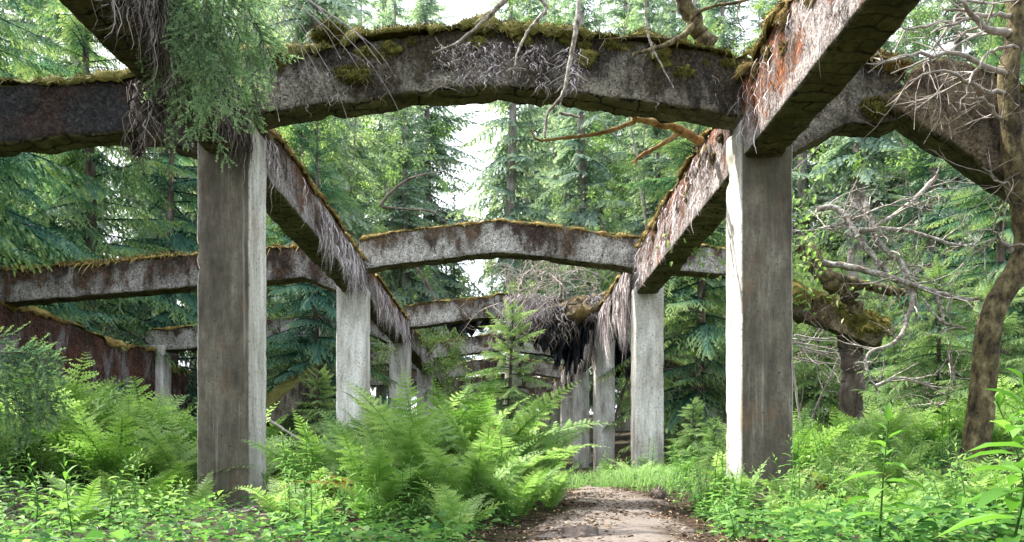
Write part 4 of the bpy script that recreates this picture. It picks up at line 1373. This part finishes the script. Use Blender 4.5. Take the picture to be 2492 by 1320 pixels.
# ------------------------------------------------------------------ ferns
def frond(L, rr, pairs, nt, arch=1.0, wmax=.17):
    m = MB()
    n = 24
    th = np.linspace(R(8 + 8 * rr.random()), R(40 + 45 * arch), n)
    st = L / n
    xs = np.concatenate(((0,), np.cumsum(np.sin(th) * st)))
    zs = np.concatenate(((0,), np.cumsum(np.cos(th) * st)))
    ys = .04 * L * np.sin(np.linspace(0, 3, n + 1)) * rr.normal()
    ax = np.stack((xs, ys, zs), -1)
    tube(m, ax[:-2], np.linspace(.005, .0015, n - 1), 3, .25)
    t = np.linspace(.16, .985, pairs)
    i = t * n
    k = np.minimum(i.astype(int), n - 1)
    f = (i - k)[:, None]
    p = ax[k] * (1 - f) + ax[k + 1] * f
    d = norm(ax[k + 1] - ax[k])
    up = norm(np.cross(d, np.array((0, 1., 0)))) * -1
    up = np.where(up[:, 2:3] < 0, -up, up)
    ln = L * wmax * np.interp(t, (.16, .28, .45, .7, 1.), (.45, .8, 1., .66, .06))
    for sg in (-1, 1):
        dr = norm(np.array((0, sg, 0.)) + d * (.32 + .25 * t[:, None]) + up * (.1 + .12 * rr.normal(size=(pairs, 1))) + rr.normal(0, .07, (pairs, 3)))
        dr = norm(dr + np.array((0, 0, -.12)))
        w = ln * .17 + .003
        v, tr, tn = teeth(p, dr, ln * (.9 + .2 * rr.random(pairs)), up, w, nt, .35 + .25 * t + rr.normal(0, .06, pairs), .7)
        m.add(v, None, tr, tn)
    return m


rf = np.random.default_rng(101)
FR = [frond(1., rf, 30, 9, a, w).mesh('frond', M['fern'], smooth=False) for a, w in ((.35, .17), (.7, .18), (1.05, .17), (.5, .15))]
FRD = frond(1., rf, 26, 8, 1.5, .14).mesh('frond', M['fern_dry'], smooth=False)
FRL = [frond(1., rf, 20, 5, a, w).arrays() for a, w in ((.5, .19), (.9, .19), (1.2, .18))]


def fern_far(seed):
    rr = np.random.default_rng(seed)
    mb = MB()
    K = 9
    for k, tp in enumerate(FRL):
        ms, dt = [], []
        for j in range(3):
            a = (k + 3 * j) / K * 6.283 + rr.normal() * .25
            ms.append(mat4((.03 * math.cos(a), .03 * math.sin(a), 0), a, rr.normal() * .12, rr.normal() * .2, .7 + .45 * rr.random()))
            dt.append(rr.normal() * .12)
        inst(mb, tp, np.array(ms), np.array(dt))
    return mb.mesh('fern', M['fern'], smooth=False)


FF = [fern_far(110 + i) for i in range(5)]


def fern_near(x, y, s, label, group, rr):
    e = empty('fern', (x, y, float(gh(x, y)) - .02), label, 'fern', group, rr.random() * 6.28, s)
    K = int(8 + rr.integers(0, 4))
    for j in range(K):
        a = j / K * 6.283 + rr.normal() * .25
        o = link('frond', FRD if rr.random() < .06 else FR[int(rr.integers(4))], e)
        o.location = (.03 * math.cos(a), .03 * math.sin(a), 0)
        o.rotation_euler = (rr.normal() * .22, rr.normal() * .14, a)
        q = .75 + .4 * rr.random()
        o.scale = (q, q, q)


def on_path(x, y, pad=.1):
    return y < 10.5 and abs(x - path_c(y)) < path_w(y) + pad


def blocked(x, y):
    if y < 7.4 and (-.45 < x / y < -.315 or .34 < x / y < .385): return True
    for k in range(4):
        yk = Y0 + BAY * k
        if yk - .12 < y < yk + .66 and (XL0 - .12 < x < XL1 + .12 or XR0 - .12 < x < XR1 + .12): return True
    return False


rr = np.random.default_rng(103)
near_f = [(-1.05, 6.0, 1.05), (-.55, 5.7, 1.1), (-.1, 5.9, 1.0), (-.75, 6.6, 1.2), (-.2, 6.5, 1.2), (.12, 6.2, .85), (-1.3, 6.7, 1.1), (.22, 6.9, .8), (-.4, 7.3, 1.3), (-.95, 7.4, 1.25), (-.15, 7.7, 1.0), (.34, 5.6, .5),
          (-.3, 5.2, .85), (-.9, 5.1, .7), (-1.5, 6.0, .8), (.05, 5.1, .6), (-.55, 8.0, 1.35), (-.2, 8.4, 1.0), (-1.2, 8.2, 1.15)]
for x, y, s in near_f:
    fern_near(x, y, s * 1.08, 'big bright green fern of the tall clump in the middle foreground', 'ferns of the middle clump', rr)
for x, y, s in ((1.75, 5.9, .42), (2.15, 6.5, .5), (2.5, 6.3, .5), (2.3, 5.5, .42), (2.9, 6.4, .5), (1.95, 5.0, .36), (2.75, 5.4, .45), (3.3, 6.2, .6)):
    fern_near(x, y, s, 'small fern at the foot of the right front pillar beside the path', 'ferns at the foot of the right front pillar', rr)
for x, y, s in ((-2.8, 6.45, .62), (-3.35, 6.5, .8), (-3.3, 5.6, .6)):
    fern_near(x, y, s, 'fern standing against the foot of the left front pillar', 'ferns at the foot of the left front pillar', rr)


def field(n, xr, yr, sr, label, group, seed, dens=None):
    rr = np.random.default_rng(seed)
    c = 0
    while c < n:
        x = xr[0] + (xr[1] - xr[0]) * rr.random()
        y = yr[0] + (yr[1] - yr[0]) * rr.random()
        if on_path(x, y, .2) or blocked(x, y): continue
        if abs(x) / y > .78: continue
        o = link('fern', FF[int(rr.integers(len(FF)))], None, (x, y, float(gh(x, y)) - .03))
        s = sr[0] + (sr[1] - sr[0]) * rr.random()
        o.scale = (s, s, s * (.85 + .3 * rr.random()))
        o.rotation_euler = (rr.normal() * .08, rr.normal() * .08, rr.random() * 6.28)
        tag(o, label, 'fern', group)
        c += 1


field(84, (-8.6, -3.2), (7.2, 12.5), (.95, 1.4), 'fern in the bright bed left of the front left pillar', 'ferns of the left bed', 121)
field(26, (-2.5, -.9), (8.0, 13.5), (.55, .95), 'fern between the front and second left pillars', 'ferns between the left pillars', 122)
field(66, (3.1, 9.5), (7.4, 14.), (.55, .95), 'fern in the wide bed right of the front right pillar', 'ferns of the right bed', 123)
field(34, (-2.4, .5), (9.5, 20.), (.55, 1.), 'fern in the aisle beyond the middle clump', 'ferns further down the aisle', 124)
field(16, (1.6, 3.6), (8.6, 13.), (.4, .7), 'low fern between the front and second right pillars', 'ferns between the right pillars', 125)
field(14, (2.2, 4.3), (3.9, 6.), (.35, .55), 'low fern in the undergrowth at lower right', 'ferns at lower right', 126)


field(12, (-2.0, -.15), (4.1, 5.2), (.3, .5), 'low fern in front of the middle fern clump, left of the path', 'low ferns left of the path', 127)


# ------------------------------------------------------------------ herbs
def herb_arrays(seed, H, nl, LL, ww, droop=.35, stems=1, narrow=1.):
    rr = np.random.default_rng(seed)
    mb, sm = MB(), MB()
    for s in range(stems):
        b = rr.normal(0, .05 if stems > 1 else 0, 3) * np.array((1, 1, 0))
        h = H * (.7 + .4 * rr.random()) if stems > 1 else H
        ln = smooth_line([b, b + (rr.normal() * .03, rr.normal() * .03, h * .5), b + (rr.normal() * .07, rr.normal() * .07, h)], 10)
        tube(sm, ln, np.linspace(.0055, .002, 10) * (H / .6) ** .5, 4, .3)
        t = np.linspace(.15, 1, nl)
        c = np.stack([np.interp(t * 9, np.arange(10), ln[:, k]) for k in range(3)], -1)
        a = np.arange(nl) * 2.4 + rr.random() * 6 + rr.normal(0, .2, nl)
        el = np.interp(t, (0, .7, 1), (-.1, .35, 1.3)) + rr.normal(0, .15, nl)
        d = np.stack((np.cos(a) * np.cos(el), np.sin(a) * np.cos(el), np.sin(el)), -1)
        l = LL * np.interp(t, (0, .35, .75, 1), (.55, 1, .85, .4)) * (.8 + .4 * rr.random(nl))
        leaves(mb, c, d, np.array((0, 0, 1.)) + 0 * c + d * .01, l, l * ww, np.clip(.42 + .3 * t + rr.normal(0, .1, nl), 0, 1), .2, droop)
    return mb, sm


HB = []
for i, (H, nl, LL, ww, st) in enumerate(((.55, 16, .13, .3, 1), (.42, 12, .12, .42, 3), (.65, 22, .12, .22, 2), (.3, 8, .11, .55, 3))):
    mb, sm = herb_arrays(130 + i, H, nl, LL, ww, stems=st)
    a = sm.arrays()
    mb.add(a[0], a[2], a[3], .35)
    HB.append(mb.mesh('leafy_herb', M['herb'], smooth=True))


def herbs(n, xr, yr, sr, label, group, seed):
    rr = np.random.default_rng(seed)
    c = 0
    while c < n:
        x = xr[0] + (xr[1] - xr[0]) * rr.random()
        y = yr[0] + (yr[1] - yr[0]) * rr.random()
        if on_path(x, y, .12) or blocked(x, y) or abs(x) / y > .76: continue
        o = link('leafy_herb', HB[int(rr.integers(4))], None, (x, y, float(gh(x, y)) - .02))
        s = sr[0] + (sr[1] - sr[0]) * rr.random()
        o.scale = (s, s, s)
        o.rotation_euler = (rr.normal() * .12, rr.normal() * .12, rr.random() * 6.28)
        tag(o, label, 'herb', group)
        c += 1


herbs(48, (-6, -1.2), (3.9, 7.4), (.6, 1.1), 'leafy green herb on the dark bank at lower left', 'herbs of the lower left bank', 141)
herbs(34, (1.0, 1.9), (3.6, 6.), (.35, .65), 'small leafy herb along the right edge of the path', 'herbs along the right edge of the path', 148)
herbs(40, (-1.9, .0), (3.6, 5.4), (.45, .8), 'small leafy herb in front of the middle fern clump', 'herbs left of the path', 147)
herbs(46, (-2.5, -.5), (7.2, 12.), (.8, 1.3), 'pale leafy herb between the front and second left pillars', 'herbs between the left pillars', 142)
herbs(60, (1.5, 5.), (3.6, 7.), (.55, 1.), 'leafy green herb in the undergrowth at lower right', 'herbs at lower right', 143)
herbs(40, (3., 8.), (7., 12.), (.7, 1.2), 'leafy herb among the ferns right of the front right pillar', 'herbs of the right bed', 144)
herbs(30, (-7.5, -3.2), (7., 10.), (.8, 1.2), 'leafy herb among the ferns left of the front left pillar', 'herbs of the left bed', 145)
herbs(24, (1.5, 2.4), (8., 13.), (.6, 1.1), 'leafy herb along the row between the right pillars', 'herbs between the right pillars', 146)


def big_herb(x, y, H, nl, LL, ww, seed, label, rz=0.):
    mb, sm = herb_arrays(seed, H, nl, LL, ww, .3)
    e = empty('tall_herb', (x, y, float(gh(x, y))), label, 'herb', None, rz)
    sm.build('stem', M['herb_dark'], e)
    mb.build('leaves', M['herb_dark'], e)


big_herb(1.62, 2.35, .68, 22, .22, .36, 151, 'large leafed upright herb close to the camera at lower right corner')
big_herb(1.42, 2.75, .56, 16, .17, .34, 152, 'smaller lance leafed herb left of the large one at lower right')
big_herb(1.95, 2.75, .58, 18, .2, .36, 153, 'leafy herb cut by the right edge at the bottom')
big_herb(-2.45, 4.1, .5, 18, .16, .2, 154, 'narrow leafed herb standing on the dark bank at lower left')
big_herb(-3.9, 6.6, .75, 18, .16, .28, 155, 'upright herb among the ferns at left')
# one round pale leaf plant at the clump's right side
mb = MB()
c0 = P(1205, 1170, 5.3)
leaves(mb, [c0, c0 + (.05, -.05, -.06), c0 + (-.1, -.03, -.05)], [(.8, -.3, .2), (.5, -.5, -.1), (-.6, -.4, .1)], [(0, -.6, .8)] * 3, [.13, .1, .09], [.13, .1, .08], [1., .8, .6])
tube(mb, [c0, c0 + (0, 0, -.25), (c0[0], c0[1], float(gh(c0[0], c0[1])))], .004, 4, .4)
tag(mb.build('broad_leaf_plant', M['leaf'], None, c0), 'plant with one broad pale yellow-green leaf at the front of the fern clump', 'plant')

# ground cover and grass
rr = np.random.default_rng(161)
n = 26000
y = 2.6 + 11 * rr.random(n) ** 1.5
x = (rr.random(n) * 2 - 1) * np.minimum(y * .78, 8)
keep = np.abs(x - path_c(y)) > path_w(y) * (1.0 + .25 * rr.random(n))
dens = fbm(np.stack((x * 1.1, y * 1.1, 0 * x), -1), 3, 162)
keep &= (dens + .5 * np.exp(-((x - 1.35) / .35) ** 2)) > -.35 + .5 * rr.random(n) - .25
bank = (x < -2.3) & (y < 7.) & (dens < .35) & (rr.random(n) < .8)
keep &= ~bank
x, y = x[keep], y[keep]
n = len(x)
h = .02 + .16 * rr.random(n) ** 1.6
c = np.stack((x, y, gh(x, y) + h), -1)
d = rr.normal(0, 1, (n, 3)); d[:, 2] = .25 * np.abs(d[:, 2])
mb = MB()
l = .035 + .05 * rr.random(n) ** 2
leaves(mb, c, d, np.array((0, 0, 1.)) + rr.normal(0, .3, (n, 3)), l, l * (.4 + .35 * rr.random(n)), np.clip(.42 + .25 * rr.normal(0, 1, n), 0, 1))
pts = c[:, None] + np.stack((np.zeros((n, 3)), np.stack((0 * h, 0 * h, -h), -1)), 1)
tag(mb.build('ground_cover', M['herb'], smooth=False), kind='stuff')


def grass(n, fn, hmax, seed):
    rr = np.random.default_rng(seed)
    x, y = fn(rr, n)
    ok = np.abs(x - path_c(y)) > path_w(y) * .95
    x, y = x[ok], y[ok]
    n = len(x)
    H = hmax * (.4 + .7 * rr.random(n))
    a = rr.random(n) * 6.283
    u = np.linspace(0, 1, 5)
    b = np.stack((x, y, gh(x, y) - .01), -1)
    lean = .2 + .6 * rr.random(n)
    pts = b[:, None] + np.stack((np.cos(a)[:, None] * (lean * H)[:, None] * u ** 2, np.sin(a)[:, None] * (lean * H)[:, None] * u ** 2, H[:, None] * (u - .25 * u ** 3)), -1)
    mb = MB()
    strips(mb, pts, np.full(n, .006), np.stack((-np.sin(a), np.cos(a), 0 * a), -1), np.clip(.5 + .25 * rr.normal(0, 1, n), 0, 1), (1, .9, .7, .1))
    return mb


def gfn(rr, n):
    k = rr.integers(0, 5, n)
    cx = np.array((1.6, 1.5, 2.0, 4.2, -1.6))[k]
    cy = np.array((8.6, 10.2, 11.8, 9., 9.))[k]
    sx = np.array((.22, .35, .4, 1.2, .8))[k]
    return cx + rr.normal(0, 1, n) * sx, cy + rr.normal(0, .8, n)


tag(grass(7000, gfn, .36, 171).build('grass', M['grass'], smooth=False), kind='stuff')
# leaf litter sticks on the dark bank
mb = MB()
n = 900
x = -1.2 - 4 * rr.random(n)
y = 4. + 3.2 * rr.random(n)
a = rr.random(n) * 6.283
l = .08 + .22 * rr.random(n)
c = np.stack((x, y, gh(x, y) + .015 + .06 * rr.random(n)), -1)
dv = np.stack((np.cos(a), np.sin(a), rr.normal(0, .2, n)), -1)
pts = c[:, None] + dv[:, None] * (l[:, None] * np.linspace(0, 1, 4)[None])[..., None] + rr.normal(0, .008, (n, 4, 3))
strips(mb, pts, .004 + .004 * rr.random(n), np.array((0, 0, 1.)) + rr.normal(0, .3, (n, 3)), np.clip(.4 + .3 * rr.normal(0, 1, n), 0, 1))
tag(mb.build('twig_litter', M['dead'], smooth=False), kind='stuff')


mb = MB()
rr = np.random.default_rng(181)
n = 7500
y = 3. + 6. * rr.random(n) ** 1.3
x = path_c(y) + (rr.random(n) * 2 - 1) * (path_w(y) + .35)
c = np.stack((x, y, gh(x, y) + .034), -1)
a = rr.random(n) * 6.283
l = .01 + .04 * rr.random(n) ** 3
leaves(mb, c, np.stack((np.cos(a), np.sin(a), .1 * rr.normal(size=n)), -1), np.array((0, 0, 1.)) + rr.normal(0, .25, (n, 3)), l, l * .55, np.clip(.45 + .3 * rr.normal(0, 1, n), 0, 1))
n = 420
y = 3. + 5 * rr.random(n)
x = path_c(y) + (rr.random(n) * 2 - 1) * (path_w(y) + .3)
a = rr.random(n) * 6.283
l = .04 + .16 * rr.random(n) ** 2
c = np.stack((x, y, gh(x, y) + .036), -1)
dv = np.stack((np.cos(a), np.sin(a), 0 * a), -1)
strips(mb, c[:, None] + dv[:, None] * (l[:, None] * np.linspace(0, 1, 4)[None])[..., None] + rr.normal(0, .004, (n, 4, 3)), .003 + .004 * rr.random(n), np.array((0, 0, 1.)) + np.stack((-np.sin(a), np.cos(a), 0 * a), -1), .3)
tag(mb.build('leaf_litter', simple('dead_leaves', ((.3, (.05, .03, .018)), (.5, (.16, .1, .06)), (.7, (.36, .27, .18))), 20, use_tint=.7), smooth=False), kind='stuff')

# ------------------------------------------------------------------ lumps
def lump(name, c, r, seed, mat, label, cat, fuzz=None):
    n, m = 18, 26
    th, ph = np.meshgrid(np.linspace(.02, 3.12, n), np.linspace(0, 6.283, m, endpoint=False), indexing='ij')
    d = np.stack((np.sin(th) * np.cos(ph), np.sin(th) * np.sin(ph), np.cos(th)), -1).reshape(-1, 3)
    k = 1 + .35 * fbm(d * 1.7 + seed, 4, seed) + .12 * fbm(d * 6, 3, seed)
    mb = MB()
    v = np.asarray(c) + d * np.asarray(r) * k[:, None]
    mb.add(v, grid_quads(n, m, True), None, .5)
    if fuzz:
        q = np.random.default_rng(seed)
        i = q.integers(0, len(v), fuzz)
        dd = norm(d[i] + q.normal(0, .5, (fuzz, 3)))
        pts = v[i][:, None] + dd[:, None] * (np.linspace(0, 1, 3) * .05)[None, :, None]
        strips(mb, pts, np.full(fuzz, .009), norm(q.normal(0, 1, (fuzz, 3))), np.clip(.5 + .3 * q.normal(0, 1, fuzz), 0, 1))
    return tag(mb.build(name, mat, None, np.asarray(c)), label, cat)


def onground(px, Yd, dz=0.):
    x = (px - CX) / F * Yd
    return np.array((x, Yd, float(gh(x, Yd)) + dz))


lump('root_lump', onground(1415, 4.0, .02), (.1, .09, .06), 3, M['bark'], 'dark root lump on the path at the bottom edge', 'root')
lump('root_lump', onground(1385, 4.4, .02), (.09, .05, .03), 4, M['bark'], 'small dark root breaking the path, above the bottom lump', 'root')
lump('flat_stone', onground(1570, 4.25, .015), (.14, .1, .02), 5, M['stone'], 'flat pale stone set in the path at its right side', 'stone')
lump('mossy_stump', onground(1603, 6.5, .04), (.08, .07, .07), 6, M['bark'], 'dark stump with moss at the right edge of the path', 'stump', 150)
lump('mossy_stump', onground(2050, 6.2, .03), (.32, .2, .16), 7, M['moss'], 'mossy lying stump among the ferns at lower right', 'stump', 1500)
lump('moss_cushion', P(800, 85, 7.55), (.17, .15, .085), 8, M['moss'], 'round moss cushion on the left end of the arched beam', 'moss', 2500)
lump('moss_cushion', P(862, 183, 7.36), (.17, .06, .06), 9, M['moss'], 'moss cushion clinging to the face of the arched beam at left', 'moss', 1200)
lump('moss_cushion', P(2130, 262, 7.36), (.13, .06, .07), 10, M['moss'], 'moss cushion on the face of the broken beam stub', 'moss', 1000)

lump('moss_cushion', P(2150, 172, 7.55), (.21, .17, .11), 12, M['moss_gold'], 'shaggy golden moss hump on the broken beam stub at upper right', 'moss', 3000)

# ------------------------------------------------------------------ light, sky, camera
SKY = .15
sdir = Vector((-.52, .30, .80)).normalized()
el, az = math.asin(sdir.z), math.atan2(sdir.x, sdir.y)
sun = bpy.data.lights.new('sun', 'SUN')
sun.energy = 4.4
sun.angle = R(.55)
sun.color = (1, .94, .84)
so = bpy.data.objects.new('sun', sun)
COL.objects.link(so)
so.rotation_euler = sdir.to_track_quat('Z', 'Y').to_euler()
so.location = (-10, 5, 20)
w = bpy.data.worlds.new('World')
SC.world = w
w.use_nodes = True
nt = w.node_tree
sky = nt.nodes.new('ShaderNodeTexSky')
sky.sky_type = 'NISHITA'
sky.sun_disc = False
sky.sun_elevation = el
sky.sun_rotation = az
sky.dust_density = 6.
sky.air_density = 1.
sky.ozone_density = 1.
bgn = nt.nodes['Background']
bgn.inputs['Strength'].default_value = SKY
mx = nt.nodes.new('ShaderNodeMix')
mx.data_type = 'RGBA'
mx.inputs[0].default_value = .62          # thin bright cloud over the clear sky
mx.inputs[7].default_value = (7.4, 7.7, 8.2, 1)
nt.links.new(sky.outputs[0], mx.inputs[6])
nt.links.new(mx.outputs[2], bgn.inputs[0])

cam = bpy.data.cameras.new('camera')
cam.sensor_width = 36
cam.lens = F / 2492 * 36
cam.shift_x = (1246 - CX) / 2492
cam.shift_y = (CY - 660) / 2492
cam.clip_start = .05
cam.clip_end = 2000
co = bpy.data.objects.new('camera', cam)
COL.objects.link(co)
co.location = (0, 0, 0)
co.rotation_euler = (R(90), 0, 0)
SC.camera = co
for o in COL.objects:
    if o.parent is None:
        o.location.z += HC
SC.view_settings.view_transform = 'Standard'
SC.view_settings.look = 'None'
SC.view_settings.exposure = 0
SC.cycles.max_bounces = 7
SC.cycles.diffuse_bounces = 4
SC.cycles.transmission_bounces = 5
SC.cycles.glossy_bounces = 2
SC.cycles.use_denoising = True
SC.cycles.film_exposure = 3.3
SC.cycles.caustics_reflective = False
SC.cycles.caustics_refractive = False
